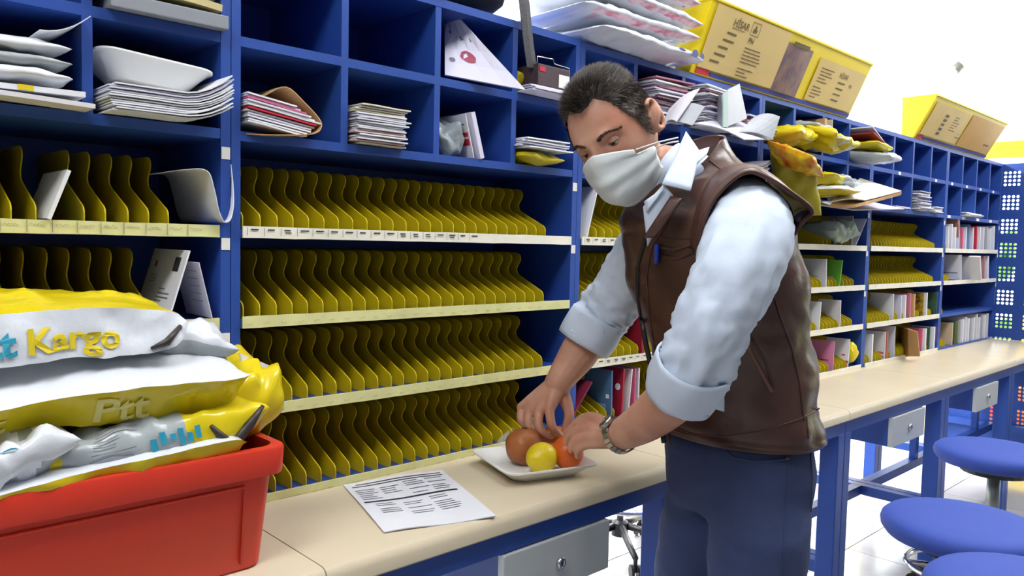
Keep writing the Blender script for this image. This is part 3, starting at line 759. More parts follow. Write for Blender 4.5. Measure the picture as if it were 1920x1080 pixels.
def q4(cn): 
    C4 = [ony(*q)-p0 for q in cn]
    return lambda a, c: C4[0]*(1-a)*(1-c)+C4[1]*a*(1-c)+C4[2]*a*c+C4[3]*(1-a)*c
MB().slab(q4([(1362, 238, -.12), (1400, 222, -.10), (1386, 157, -.08), (1364, 168, -.10)]), 2, 2, .003).build('cover', GB, e)
MB().slab(q4([(1336, 228, -.02), (1356, 238, -.115), (1354, 178, -.10), (1338, 178, -.02)]), 2, 2, .003).build('cover', GB, e)
MB().slab(q4([(1355, 239, -.12), (1364, 239, -.12), (1364, 170, -.10), (1355, 176, -.10)]), 1, 1, .004).build('spine', mat('greenish_spine', '9cb4ac', .4), e)
for c, n_ in ((3, 12), (4, 14)):
    x0, x1, zf = hole(3, c, 2)
    stack((x0+x1)/2, -.05, zf, n_, .175, .26, .0042, 'white letter in the lower pigeonhole over the man\'s shoulder, ' + ('left pile' if c == 3 else 'right pile'), 'letters over the shoulder, pile %d' % (c-2), [PAPER, PAPER3, PAPER2], 60+c, jit=.008, curl=.02)
pillow('parcel', .24, .15, .07, 71, [OLIVE], None, ony(1492, 345, -.10), (.1, 1.05, -.1), 'olive yellow mailer hanging out behind the man\'s shoulder', 'parcel', wr=.3)
# ---- bay 3 rows
card('letter', 1100, 441, 1122, 350, -.006, .16, .004, PAPER, 'white letter leaning right at the left end of the bay behind the man', 'letter')
card('folder', 1205, 652, 1206, 585, .0, .2, .008, mat('crimson_cover', '8c1830', .45), 'crimson folder standing behind the man\'s right elbow', 'folder')
BLM = mat('blue_magazine', '5078a8', .45, var=.1); RDM = mat('red_magazine', 'a01c38', .45)
card('magazine', 1076, 778, 1110, 716, -.005, .15, .006, mat('dark_red_magazine', '6c1a34', .45), 'dark red magazine leaning right beside the man\'s right hand', 'magazine')
card('magazine', 1147, 772, 1148, 695, -.004, .2, .005, BLM, 'blue magazine with pale window standing beside the hand', 'magazine', None, 0, [(mat('pale_blue_print', '9cb4cc', .5), [('r', .02, .08, .012, .042)]), (PAPER, [('r', .008, .02, .06, .072)])])
card('magazine', 1166, 768, 1171, 692, -.004, .2, .007, RDM, 'red magazine with white round emblem behind the blue one', 'magazine', None, 0, [(PAPER, [('c', .018, .088, .010)])])
card('magazine', 1178, 765, 1186, 692, -.004, .2, .004, PAPER2, 'white edged magazine just right of the red one', 'magazine')
card('magazine', 1190, 762, 1192, 691, -.004, .2, .005, mat('pink_magazine', 'c85c84', .5), 'pink magazine between two white edged ones', 'magazine')
card('magazine', 1197, 760, 1199, 690, -.004, .2, .005, PAPER3, 'lilac edged magazine at the right end of the group', 'magazine')
# ---- bay 4 pigeonholes
x0, x1, zf = hole(4, 1, 1)
pillow('parcel', .18, .22, .06, 81, [PLASTICY], None, (x0+.11, .0, zf+.036), (0, 0, .1), 'yellow plastic parcel in the pigeonhole right of the grey folder', 'parcel', wr=.4)
pillow('parcel', .16, .18, .05, 82, [mat('yellow_red_poly', 'e4c820', .25, var=.9, vscale=22, col2='c02818')], None, ony(1492, 298, -.13), (.4, .35, .2), 'yellow and red snack packet drooping below the rail', 'packet', wr=.4)
x0, x1, zf = hole(4, 2, 1)
pillow('parcel', .17, .22, .055, 83, [PLASTICY, PLASTICG], lambda a, b: 1 if noise.noise(Vector((a*5, b*4, 2))) > .12 else 0, (x0+.10, -.06, zf+.036), (.1, .05, .05), 'large yellow and grey crumpled parcel spilling from its pigeonhole', 'parcel', wr=.5)
pillow('parcel', .16, .2, .04, 84, [PLASTICG], None, (x0+.095, .02, zf+.092), (.05, .05, 0), 'grey plastic parcel on top of the yellow and grey one', 'parcel', wr=.4)
pillow('parcel', .12, .12, .045, 85, [PLASTICY], None, ony(1543, 258, -.09), (.3, .4, .3), 'small bright yellow parcel at the edge of the spilling heap', 'parcel', wr=.5)
card('kraft_envelope', 1548, 284, 1549, 222, -.02, .2, .022, KRAFT, 'brown kraft envelope standing beside the grey plastic parcel', 'envelope')
card('envelope', 1560, 284, 1561, 224, -.02, .2, .004, mat('tan_card', 'd8c4a4', .6), 'pale tan envelope standing against the brown kraft one', 'envelope')
x0, x1, zf = hole(4, 4, 1)
pillow('parcel', .18, .22, .045, 86, [PLASTICW, PLASTICG], lambda a, b: 1 if a < .35 else 0, (x0+.1, -.04, zf+.026), (.1, 0, .1), 'white and grey plastic parcel lowest in the small far heap', 'parcel', wr=.4)
pillow('parcel', .16, .18, .03, 87, [PLASTICY], None, (x0+.075, -.03, zf+.062), (0, .1, 0), 'thin yellow parcel in the small far heap', 'parcel', wr=.4)
tag(MB().slab(lambda a, c: ((a-.5)*.17, c*.2, -.04*a), 6, 2, .006).build('book', mat('dark_red_book', '7c2434', .5), loc=(x0+.09, -.09, zf+.108)), 'dark red booklet lying on the thin yellow parcel', 'booklet')
tag(MB().slab(lambda a, c: ((a-.5)*.13, c*.2, -.05*a), 6, 2, .004).build('envelope', PAPER2, loc=(x0+.07, -.085, zf+.132)), 'pale envelope on top of the small far heap', 'envelope')
x0, x1, zf = hole(4, 2, 2)
pillow('parcel', .18, .22, .036, 88, [PLASTICY, PLASTICW], lambda a, b: 0 if b > .5 else 1, (x0+.10, -.07, zf+.024), (0, 0, 0), 'flat white and yellow parcel lowest beside the man\'s vest', 'parcel', wr=.4)
pillow('parcel', .16, .2, .045, 89, [PLASTICY, PLASTICG], lambda a, b: 0 if a < .5 else 1, (x0+.085, -.06, zf+.068), (0, .1, 0), 'crumpled yellow and grey parcel atop the flat one beside the vest', 'parcel', wr=.5)
pillow('plastic_bag', .17, .18, .08, 90, [PLASTICG], None, (x0+.33, -.02, zf+.055), (0, 0, .1), 'grey crumpled plastic bag behind the large pale envelope', 'plastic bag', wr=.5)
C4 = [ony(*q) for q in [(1556, 388, -.12), (1622, 384, -.17), (1690, 366, -.16), (1612, 342, -.02)]]; p0 = C4[0].copy()
e = empty('padded_envelope', p0, 'large pale padded envelope with kraft lining lying across the rail', 'envelope')
MB().slab(lambda a, c: C4[0]*(1-a)*(1-c)+C4[1]*a*(1-c)+C4[2]*a*c+C4[3]*(1-a)*c-p0+Vector((0, 0, .028*math.sin(PI*min(1, c*.9+.1))*math.sin(PI*a)+.016)), 8, 6, .004).build('front_flap', mat('pale_mailer', 'e0d8cc', .5), e)
MB().slab(lambda a, c: C4[0]*(1-a)*(1-c)+C4[1]*a*(1-c)+C4[2]*a*c+C4[3]*(1-a)*c-p0+Vector((0, 0, .006-.01*math.sin(PI*a))), 8, 6, .012).build('kraft_back', KRAFT, e)
C5 = [ony(*q) for q in [(1518, 382, -.05), (1600, 394, -.12), (1695, 392, -.06), (1600, 372, .04)]]; p1 = C5[0].copy()
tag(MB().slab(lambda a, c: C5[0]*(1-a)*(1-c)+C5[1]*a*(1-c)+C5[2]*a*c+C5[3]*(1-a)*c-p1, 4, 4, .004).build('newspaper', PAPER3, loc=p1), 'lilac white paper under the large padded envelope', 'paper')
# ---- bay 4 rows
pillow('plastic_bag', .25, .2, .105, 91, [mat('cloudy_bag', 'b8c2be', .12, alpha=.8, var=.3, vscale=8, col2='8aa88c', bump=.8, bscale=18)], None, ony(1548, 432, .07), (0, 0, 0), 'cloudy plastic bag with green contents filling the divider row', 'plastic bag', wr=.4)
bpy.data.objects[[o.name for o in bpy.data.objects if o.name.startswith('plastic_bag')][-1]].location.z = ZL[0]-.006+.060
card('envelope', 1597, 459, 1600, 405, -.003, .18, .006, mat('mauve_grey_paper', 'a8a0a4', .5), 'mauve grey envelope standing right of the cloudy bag', 'envelope')
card('letter', 1604, 460, 1627, 407, -.003, .16, .003, PAPER, 'white letter leaning right at the end of the bag row', 'letter')
card('letter', 1549, 541, 1550, 486, -.004, .18, .006, PAPER, 'white letter left of the green folder', 'letter', None, 0, [(GREYINK, [('r', .03, .1, .045, .047)])])
card('folder', 1574, 538, 1580, 488, -.004, .18, .006, GREENP, 'bright green folder standing in the divider row', 'folder', None, 0, [(PAPER2, [('r', .03, .09, .012, .042)])])
card('letter', 1536, 619, 1540, 566, -.004, .18, .004, PAPER, 'white letter nearest the man\'s back in the third row', 'letter')
card('letter', 1575, 616, 1577, 563, -.004, .18, .005, PAPER2, 'plain white letter in the middle of the third row', 'letter', None, 0, [(GREYINK, [('r', .03, .11, .042, .044)])])
card('envelope', 1618, 608, 1620, 560, -.004, .2, .004, PAPER, 'white envelope with slanting red stripe standing in the third row', 'envelope', None, 0, [(RED, [('r', .004, .03, .004, .028), ('r', .03, .08, .002, .014), ('r', .018, .035, .038, .046)])])
card('leaflet', 1562, 691, 1565, 640, -.004, .17, .004, mat('pink_leaflet', 'd888b4', .5), 'pink leaflet with dark photo standing in the bottom row', 'leaflet', None, 0, [(INK, [('r', .05, .1, .008, .032)]), (RED, [('r', .02, .14, .04, .045)])])
card('envelope', 1590, 688, 1594, 636, -.002, .19, .004, PAPER, 'white envelope with two red stripes behind the pink leaflet', 'envelope', None, 0, [(RED, [('r', .004, .05, .004, .014), ('r', .002, .03, .018, .03), ('r', .015, .03, .05, .056)])])
pillow('parcel', .06, .19, .105, 95, [PLASTICY], None, (3.383, .088, ZL[3]+.054), (0, .1, 0), 'yellow plastic mailer standing at the right end of the bottom row', 'parcel', wr=.25)
card('envelope', 1619, 680, 1619, 630, .0, .2, .008, GREYP, 'grey envelope squeezed against the post in the bottom row', 'envelope')
# ---- bay 5 rows and pigeonholes
for k, (u_, vb, vt, m, lab, t) in enumerate([
    (1675, 606, 551, PAPER, 'large white letter leading the third row of the far bay', .005), (1690, 603, 554, PAPER3, 'lilac white letter second in the third row of the far bay', .008), (1698, 601, 553, PAPER, 'white letter third in the third row of the far bay', .01),
    (1707, 599, 550, mat('rose_edge', 'c8788c', .5), 'rose edged magazine in the third row of the far bay', .012), (1715, 597, 551, mat('orange_edge', 'd8a878', .5), 'orange edged magazine beside the sunflower cover', .012),
    (1731, 596, 550, mat('sunflower_cover', 'c8a018', .5, var=.9, vscale=45, col2='2c2410'), 'magazine with black and yellow sunflower cover', .008), (1738, 594, 549, PAPER, 'white letter right of the sunflower magazine', .012), (1757, 590, 548, DKGREEN, 'dark green magazine at the right end of the third row', .008)]):
    card('letter' if 'letter' in lab else 'magazine', u_-1, vb, u_+1, vt, -.004, .2, t, m, lab, 'letter' if 'letter' in lab else 'magazine')
for k, (u_, vb, vt, m, lab, t) in enumerate([
    (1636, 676, 627, PAPER, 'white letter first in the bottom row of the far bay', .012), (1660, 671, 622, PAPER2, 'white brochure with pink bars in the bottom row', .006), (1664, 670, 621, mat('rust_edge', 'b86858', .5), 'rust edged booklet beside the pink barred brochure', .012),
    (1678, 668, 612, PAPER3, 'tall lilac envelope left of the open kraft envelope', .005), (1729, 658, 616, PINK, 'pink edged booklet right of the open kraft envelope', .01), (1736, 656, 616, PAPER, 'white booklet right of the open kraft envelope', .014),
    (1743, 655, 615, DKGREEN, 'dark green booklet near the right post of the bottom row', .01), (1752, 653, 613, PAPER, 'white booklet next to the right post of the bottom row', .016), (1756.5, 652, 613, mat('purple_edge', '7c4c94', .5), 'purple booklet touching the right post of the bottom row', .006)]):
    card('booklet' if 'book' in lab else ('letter' if 'letter' in lab else 'envelope'), u_-1, vb, u_+1, vt, -.003, .19, t, m, lab, 'booklet' if 'book' in lab else ('letter' if 'letter' in lab else 'envelope'), None, 0, [(PINK, [('r', .006, .05, .008, .018), ('r', .006, .05, .026, .036)])] if 'pink bars' in lab else None)
e = empty('kraft_envelope', ony(1700, 668, -.05), 'open brown kraft envelope jutting out of the bottom row', 'envelope'); p0 = e.location.copy()
MB().slab(q4([(1683, 672, .1), (1704, 668, -.04), (1703, 617, -.04), (1684, 612, .1)]), 2, 2, .003).build('rear_leaf', mat('golden_kraft', 'c89440', .6), e)
MB().slab(q4([(1704, 668, -.04), (1725, 668, -.10), (1720, 622, -.09), (1703, 616, -.04)]), 4, 2, .004).build('front_leaf', KRAFT, e)
x0, x1, zf = hole(5, 3, 2)
stack(x0+.095, -.02, zf, 16, .16, .22, .0042, 'letter in the tall stack in the far bay\'s third lower pigeonhole', 'letters in the far tall stack', [PAPER, PAPER2, PAPER3, GREYP], 101, jit=.014)
x0, x1, zf = hole(5, 4, 2)
stack(x0+.06, -.02, zf, 5, .11, .22, .0042, 'letter in the short stack beside the far tall stack', 'letters in the far short stack', [PAPER, mat('salmon_paper', 'd8a090', .6)], 102, jit=.01)
x0, x1, zf = hole(5, 2, 2)
stack(x0+.06, -.03, zf, 2, .2, .24, .003, 'flat letter alone in the far bay\'s second lower pigeonhole', 'flat letters right of the padded envelope', [PAPER3], 103)
x0, x1, zf = hole(6, 2, 2)
stack(x0+.12, -.03, zf, 4, .2, .24, .004, 'flat letter in the pigeonhole near the perforated partition', 'flat letters near the partition', [PAPER, PAPER2], 104, jit=.015)
# ---- bay 6 rows
rr = random.Random(8); MX6 = [PAPER, PAPER2, PAPER, PAPER3, PINK, PAPER, mat('blue_edge', '7c90b8', .5), PAPER2, RED, PAPER, PAPER2, GREYP, PAPER]
for k in range(14):
    u_ = 1778+k*6.6; m = MX6[k % 13]
    hgt = 44+rr.uniform(-4, 3)-k*.25
    card('letter', u_, 466.5, u_+1.5, 466.5-hgt, -.003, .19, .014 if k % 3 else .009, m, 'upright letter in the top divider row next to the partition', 'letter', 'upright letters by the partition, top row')
card('kraft_envelope', 1800, 466, 1798, 410, .005, .2, .02, mat('dusky_kraft', 'a8786c', .6), 'dusky brown curled folder among the top row letters by the partition', 'folder', None, .01)
C4 = [ony(*q) for q in [(1771, 524, .02), (1803, 524, -.02), (1803, 478, -.03), (1771, 476, .02)]]; p0 = C4[0].copy()
card('envelope', 1803, 525, 1803, 478, -.01, .2, .004, PAPER2, 'white printed envelope leading the second row by the partition', 'envelope', None, 0, [(GREYINK, [('r', .02, .15, .035, .04)])])
e = card('envelope', 1840, 524, 1838, 481, -.05, .22, .02, mat('chalk_mailer', 'd8d4d0', .5), 'large chalk white mailer jutting out in the second row', 'mailer', None, 0, [(GREYINK, [('r', .15, .18, .055, .068)])])
for k, u_ in enumerate((1846, 1853)): card('letter', u_, 523, u_+1, 480, -.004, .18, .014, PAPER if k else mat('reddish_edge', 'b8848c', .5), ['reddish edged booklet right of the chalk white mailer', 'white letter last in the second row by the partition'][k], ['booklet', 'letter'][k])
for k in range(14):
    u_ = 1786+k*5.1
    m = [mat('tan_letter', 'c8b090', .6), DKGREEN, mat('olive_edge', '788048', .5)][k] if k < 3 else [PAPER, PAPER2, PAPER, GREYP][k % 4]
    lab = ['tan letter first in the bottom row by the partition', 'dark green magazine second in the bottom row by the partition', 'olive edged booklet third in the bottom row by the partition'][k] if k < 3 else 'white upright letter in the bottom row by the partition'
    vb = 651-(u_-1757)*.206
    card('letter' if k != 1 else 'magazine', u_-1, vb-1, u_+1, vb-42-rr.uniform(-3, 4), -.003, .19, .014, m, lab, 'letter' if k != 1 else 'magazine', None if k < 3 else 'upright letters by the partition, bottom row')

CARDS.append((2.72, 3.02, 0)); CARDS.append((3.33, 3.42, 3))
for ob in list(bpy.data.objects):
    if ob.name.startswith('divider_plate'):
        X = ob.parent.location.x+ob.location.x; Z = ob.parent.location.z+ob.location.z
        for a_, b_, r_ in CARDS:
            if abs(Z-ZL[r_]+.006) < .01 and a_ < X < b_ and (b_-a_ < .05 or b_-a_ > .08):
                bpy.data.objects.remove(ob); break
# ================================================================ RED BIN AND PARCELS
PRY = mat('bright_yellow_poly', 'e6cf1c', .2, var=.1, vscale=6, bump=.2, bscale=18)
GHOST = mat('ghost_print', 'e8dc7c', .3)
REDP = mat('red_plastic', 'de3c28', .36, var=.06, vscale=4)
BX1, BX0, BY0, BY1 = .558, -.02, -.285, -.025
e = empty('plastic_bin', ((BX0+BX1)/2, (BY0+BY1)/2, ZT+.0005), 'red plastic bin heaped with parcels on the left desk', 'bin')
L_, W_ = BX1-BX0, BY1-BY0
def rr_ring(l, w_, z, r=.025, n=5):
    pts = []
    for cx, cy, a0 in ((l/2-r, w_/2-r, 0), (-l/2+r, w_/2-r, PI/2), (-l/2+r, -w_/2+r, PI), (l/2-r, -w_/2+r, 1.5*PI)):
        for k in range(n+1):
            a = a0+PI/2*k/n; pts.append((cx+r*math.cos(a), cy+r*math.sin(a), z))
    return pts
R = [rr_ring(L_-.03, W_-.03, 0), rr_ring(L_-.022, W_-.022, .004), rr_ring(L_+.004, W_+.004, .152)]
R2 = [rr_ring(L_+.004, W_+.004, .1515), rr_ring(L_+.028, W_+.028, .149), rr_ring(L_+.030, W_+.030, .152), rr_ring(L_+.034, W_+.034, .188), rr_ring(L_+.030, W_+.030, .192), rr_ring(L_+.004, W_+.004, .192), rr_ring(L_-.0, W_-.0, .188)]
R3 = [rr_ring(L_-.0, W_-.0, .188), rr_ring(L_-.026, W_-.026, .008), rr_ring(L_-.03, W_-.03, .005)]
smooth = smooth_angle(MB().rings(R+R2[1:]+R3[1:]).mesh('body', REDP), 40); link('body', smooth, e)
# raised panel outline on the long side
pb = MB(); yy = -W_/2-.004
def ps(x, z): return (x, yy+.012*(1-z/.152)+.0005, z)
xa, xb, za_, zb_ = -L_/2+.05, L_/2-.05, .0, .135
pb.tube([ps(xa, .012), ps(xa, zb_), ps(xb, zb_), ps(xb, .012)], .0022, 6)
pb.build('moulded_panel_edge', REDP, e, True)
ZB = ZT
def bicolor(lo, hi):
    return lambda a, b: 1 if lo < b < hi else 0
# front side of a parcel is b around .5 (y<0 is cos<0) ; top b=.25 ; bottom b=.75
parcel2(.50, [(-.12, -.02), (-.135, .012), (-.05, .032), (.10, .03), (.10, -.03)], 9, [PLASTICW, PRY], [1, 0, 0, 0, 1], (.26, -.165, ZB+.182), (-.05, -.05, .0), 'crumpled white and yellow parcel lowest at the bin\'s front edge', .012, 'parcels in the red bin')
o, f = pillow('parcel', .30, .25, .085, 202, [PLASTICW, PLASTICG], lambda a, b: 1 if noise.noise(Vector((a*6, b*5, 1))) > .15 else 0, (.13, -.19, ZB+.222), (-.2, .0, .05), 'crumpled white parcel with small blue print at the bin\'s left', 'parcel', 'parcels in the red bin', wr=.6)
polyprint(o, 'blue_print', TEAL, [blob(.05, 0, .004, .004, 3), blob(.075, -.006, .012, .002, 5), blob(.03, -.012, .012, .0015, 6)], lambda a, c: f(.5+a/.3, .47+c*2)+Vector((0, -.0022, 0)))
o, f = pillow('parcel', .32, .24, .085, 203, [PLASTICG, PRY], lambda a, b: 0 if (.10 < a < .58 and .27 < b < .60) else 1, (.40, -.17, ZB+.20), (-.30, -.10, -.02), 'yellow parcel with printed grey label at the bin\'s right front', 'parcel', 'parcels in the red bin', wr=.3)
its = []
rr = random.Random(2)
for k in range(9):
    its.append(('r', -.10+.004*k, -.10+.004*k+rr.uniform(.03, .06), .012*k, .012*k+.002))
print_on(o, 'address_print', GREYINK, its, lambda a, c: f(.5+a/.32, .55-c*2.2)+Vector((0, -.003, .0015)))
print_on(o, 'teal_print', TEAL, [('r', -.02+.012*k, -.012+.012*k, .0+.004*(k % 3), .02+.006*(k % 2)) for k in range(6)], lambda a, c: f(.5+a/.32, .55-c*2.2)+Vector((0, -.003, .0015)))
MB().tube([f(.70, .50)+Vector((0, -.003, 0)), f(.76, .58)+Vector((0, -.004, 0)), f(.83, .62)+Vector((0, -.005, 0)), f(.88, .56)+Vector((0, -.004, 0)), f(.95, .48)+Vector((0, -.002, 0))], [.003, .008, .010, .008, .003], 8).build('dark_tear', mat('dark_inner_film', '3a3230', .4), o, True)
pillow('parcel', .10, .2, .11, 204, [PRY], None, (.555, -.135, ZB+.245), (0, .3, .0), 'small yellow parcel wedged at the bin\'s right end', 'parcel', 'parcels in the red bin', wr=.35)
C4 = [ony(*q) for q in [(476, 770, -.16), (505, 775, -.12), (520, 692, -.10), (448, 662, -.16)]]; p0 = C4[0].copy()
tag(MB().slab(lambda a, c: C4[0]*(1-a)*(1-c)+C4[1]*a*(1-c)+C4[2]*a*c+C4[3]*(1-a)*c-p0, 3, 3, .003).build('envelope', PAPER2, loc=p0), 'pale envelope standing up at the bin\'s right rear', 'envelope')
# long white and yellow parcel
SB = [(-.100, -.056), (-.134, -.004), (-.045, .046), (.125, .03), (.12, -.04)]
o, f = parcel2(.64, SB, 2, [PLASTICW, PRY], [1, 0, 0, 0, 1], (.20, -.155, ZB+.300), (.0, -.03, .03), 'long white parcel with yellow lower half across the bin', .013, 'parcels in the red bin')
print_on(o, 'ghost_lettering', GHOST, [('t', 'ptt', -.07, .002, .062, .02), ('t', 'Ptt', .10, .002, .062, .02)], lambda a, c: f(.5+a/.64, 0, max(.02, min(.98, (c+.008)/.066)))+Vector((0, -.003, 0)))
# top parcel with lettering
SA = [(-.125, -.036), (-.108, .026), (-.01, .038), (.10, .034), (.125, -.03)]
o, f = parcel2(.54, SA, 5, [PLASTICW, PRY, PLASTICG], [0, 1, 1, 1, 2], (.165, -.135, ZB+.384), (.03, -.01, .02), 'topmost parcel with teal and yellow lettering on white', .011, 'parcels in the red bin')
print_on(o, 'teal_lettering', TEAL, [('t', 'ptt', -.006, .002, .05, .03)], lambda a, c: f(.5+a/.54, 0, max(.02, min(.99, (c+.012)/.067)))+Vector((0, -.0025, 0)))
print_on(o, 'yellow_lettering', YPRINT, [('t', 'Kargo', .064, .002, .046, .03)], lambda a, c: f(.5+a/.54, 0, max(.02, min(.99, (c+.012)/.067)))+Vector((0, -.0025, 0)))
MB().tube([f(.90, 0, .12)+Vector((0, -.002, 0)), f(.94, 0, .2)+Vector((.0, -.004, 0)), f(.975, 0, .55)+Vector((.004, -.003, 0))], [.002, .006, .003], 6).build('torn_edge', mat('dark_inner_film', '3a3230', .4), o, True)
o, f = pillow('parcel', .16, .22, .07, 207, [PLASTICW, PLASTICG], lambda a, b: 1 if b > .5 else 0, (.445, -.13, ZB+.345), (-.15, .3, .0), 'white parcel corner folding over at the right end of the heap', 'parcel', 'parcels in the red bin', wr=.4)

# ================================================================ ON THE DESK
C4 = [onz(*q) for q in [(720, 998, ZT+.0025), (930, 968, ZT+.0025), (828, 880, ZT+.0025), (643, 908, ZT+.0025)]]; p0 = C4[0].copy()
def sh(a, c, o=0): return C4[0]*(1-a)*(1-c)+C4[1]*a*(1-c)+C4[2]*a*c+C4[3]*(1-a)*c-p0+Vector((0, 0, o+.0014*math.sin(7*a+4*c)+.004*max(0, .15-c)*math.sin(a*9)))
e = empty('document', p0, 'printed sheets lying on the desk in front of the dividers', 'document')
MB().slab(lambda a, c: sh(a, c), 10, 6, .0009).build('sheet', PAPER, e)
MB().slab(lambda a, c: sh(.015+a*.98, c*.97, -.0012), 10, 6, .0009).build('sheet', PAPER3, e)
its = [('r', .1, .95, .93, .945), ('r', .05, .95, .885, .90), ('r', .04, .93, .53, .555)]
rr = random.Random(6)
g = [('r', x, x+rr.uniform(.12, .2), y, y+.012) for y in [.84-.04*k for k in range(7)] for x in (.05, .28, .52, .74) if rr.random() < .7]
g += [('r', x, x+rr.uniform(.15, .22), y, y+.010) for y in [.48-.035*k for k in range(8)] for x in (.12, .36, .62) if rr.random() < .75]
print_on(e, 'bold_lines', INK, its, lambda a, c: sh(a, c, .0011)); print_on(e, 'printed_text', GREYINK, g, lambda a, c: sh(a, c, .0011))
# foam tray with fruit
tA, tB, tC_ = onz(880, 836, ZT+.03), onz(955, 892, ZT+.03), onz(1122, 872, ZT+.03)
tl_, tw_ = .5*((tC_-tB).length+.235), .5*((tA-tB).length+.185)
ang = math.atan2((tC_-tB).y, (tC_-tB).x); ux = Vector((math.cos(ang), math.sin(ang), 0)); uy = Vector((-ux.y, ux.x, 0))
TC = tB+ux*tl_/2+uy*tw_/2
tag(link('foam_tray', tray_mesh(tl_, tw_, .03, .004, FOAM), loc=(TC.x, TC.y, ZT+.0005), rot=(0, 0, ang)), 'white foam tray holding the fruit on the desk', 'tray')
FR = []
def fruit(name, u_, v_, zc, r_, m, label, cat, sq=(1, 1, 1), fun=None, rot=None):
    c = onz(u_, v_, zc)
    o = MB().ball((0, 0, 0), r_*sq[0], r_*sq[1], r_*sq[2], 28, 18, fun=fun).build(name, m, smooth=True, loc=c, rot=rot); tag(o, label, cat); FR.append((o, c)); return o
ORG = mat('orange_peel', 'e8761c', .35, bump=.12, bscale=220)
zb = ZT+.005
o = fruit('grapefruit', 983, 836, zb+.0425, .0425, mat('russet_peel', 'b8703c', .4, var=.5, vscale=18, col2='96542c', bump=.1, bscale=120), 'russet brown spotted fruit at the tray\'s left', 'fruit', (1.05, 1.0, 1.0), fun=lambda d: 1+.06*noise.noise(d*1.5))
MB().lathe([(.006, -.001), (.006, .002), (.003, .003)], n=8).build('stem_scar', mat('brown_scar', '6a4424', .7), o, loc=(-.004, -.004, .0425))
o = fruit('lemon', 1016, 858, zb+.034, .0335, mat('lemon_peel', 'e6cc20', .35, bump=.1, bscale=200), 'yellow lemon in the front of the tray', 'fruit', (1.12, 1, 1), fun=lambda d: 1+.10*max(0, abs(d.x)-.86)/.14)
o = fruit('orange', 1040, 826, zb+.040, .035, ORG, 'bright orange at the back of the tray under the hands', 'fruit')
o = fruit('orange', 1064, 848, zb+.040, .0365, mat('deep_orange_peel', 'd86420', .38, bump=.12, bscale=220), 'deep orange fruit at the tray\'s right front', 'fruit')
# cling film round the fruit
cx = onz(1020, 850, zb)
def film(a, c):
    ph = 2*PI*a; r_ = lerp(.105, .082, sstep(0, 1, c)); zz = .030+.03*c
    q = 1+.13*noise.noise(Vector((math.cos(ph)*2, math.sin(ph)*2, c*2)))
    return Vector((r_*1.1*q*math.cos(ph), r_*.72*q*math.sin(ph), zz+.008*noise.noise(Vector((math.cos(ph)*3, math.sin(ph)*3, 5)))))
tag(MB().grid(film, 60, 6).build('cling_film', mat('cling_film', 'f4f6f8', .06, alpha=.26, bump=.4, bscale=40), smooth=True, loc=(cx.x, cx.y, ZT+.001), rot=(0, 0, -.42)), 'clear cling film pulled open round the fruit', 'plastic film')

# ================================================================ STOOLS
SEAT = mat('blue_upholstery', '3a54b0', .75, var=.08, vscale=5, bump=.1, bscale=400)
def stool(x, y, zs, r_, label, ring=(.19, .24)):
    e = empty('stool', (x, y, 0), label, 'stool', 'round blue swivel stools')
    pf = [(.02, -.062), (r_*.8, -.060), (r_*.93, -.052), (r_*.99, -.036), (r_, -.024), (r_*.985, -.012), (r_*.93, -.002), (r_*.8, .004), (r_*.5, .007), (.01, .008)]
    MB().lathe([(a, zs-.008+b) for a, b in pf], n=40).build('seat', SEAT, e, True)
    MB().lathe([(.03, zs-.10), (.11, zs-.095), (.12, zs-.075), (.12, zs-.0705)], n=24).build('seat_plate', BLACK, e)
    MB().lathe([(.014, .14), (.014, zs-.30), (.022, zs-.30), (.022, zs-.10)], n=16).build('gas_column', mat('grey_column', '8c9090', .35, metal=.6), e, True)
    MB().tube([(.03, 0, zs-.085), (.11, -.04, zs-.1), (.16, -.07, zs-.1)], .005, 6).build('lever', BLACK, e, True)
    MB().lathe([(.02, .08), (.035, .085), (.035, .14), (.02, .15)], n=16).build('hub', BLACK, e)
    for k in range(5):
        a = 2*PI*k/5+.3
        MB().tube([(.03*math.cos(a), .03*math.sin(a), .125), (.15*math.cos(a), .15*math.sin(a), .10), (.25*math.cos(a), .25*math.sin(a), .085)], [.016, .014, .012], 8).build('base_arm', BLACK, e, True)
        c = Vector((.25*math.cos(a), .25*math.sin(a), .03))
        cb = MB()
        for s_ in (-1, 1):
            q = Vector((-math.sin(a), math.cos(a), 0))*.014*s_
            cb.tube([c+q-q*.4, c+q+q*.4], .029, 14)
        cb.tube([c+Vector((0, 0, .0)), c+Vector((0, 0, .06))], .008, 8)
        cb.build('caster', BLACK, e)
    rg, zr = ring
    MB().tube([(rg*math.cos(t), rg*math.sin(t), zr) for t in [2*PI*q/36 for q in range(37)]], .0085, 8).build('foot_ring', CHROME, e, True)
    fb = MB()
    for k in range(3):
        a = 2*PI*k/3; fb.tube([(.018*math.cos(a), .018*math.sin(a), zr), (rg*math.cos(a), rg*math.sin(a), zr)], .006, 6)
    fb.build('ring_spokes', CHROME, e, True)
s1 = onz(1867, 842, .6); s2 = onz(1806, 975, .6); s3 = onz(1945, 1106, .66)
stool(s1.x, s1.y, .61, .20, 'blue round stool farthest away beside the desk legs')
stool(s2.x, s2.y, .61, .20, 'blue round stool in the middle of the three on the right', (.13, .47))
stool(s3.x, s3.y, .67, .20, 'blue round stool cut off by the bottom right corner')
s4 = onz(1175, 1068, .0)
stool(s4.x+.1, s4.y+.12, .62, .20, 'stool base with chrome ring seen under the desk behind')
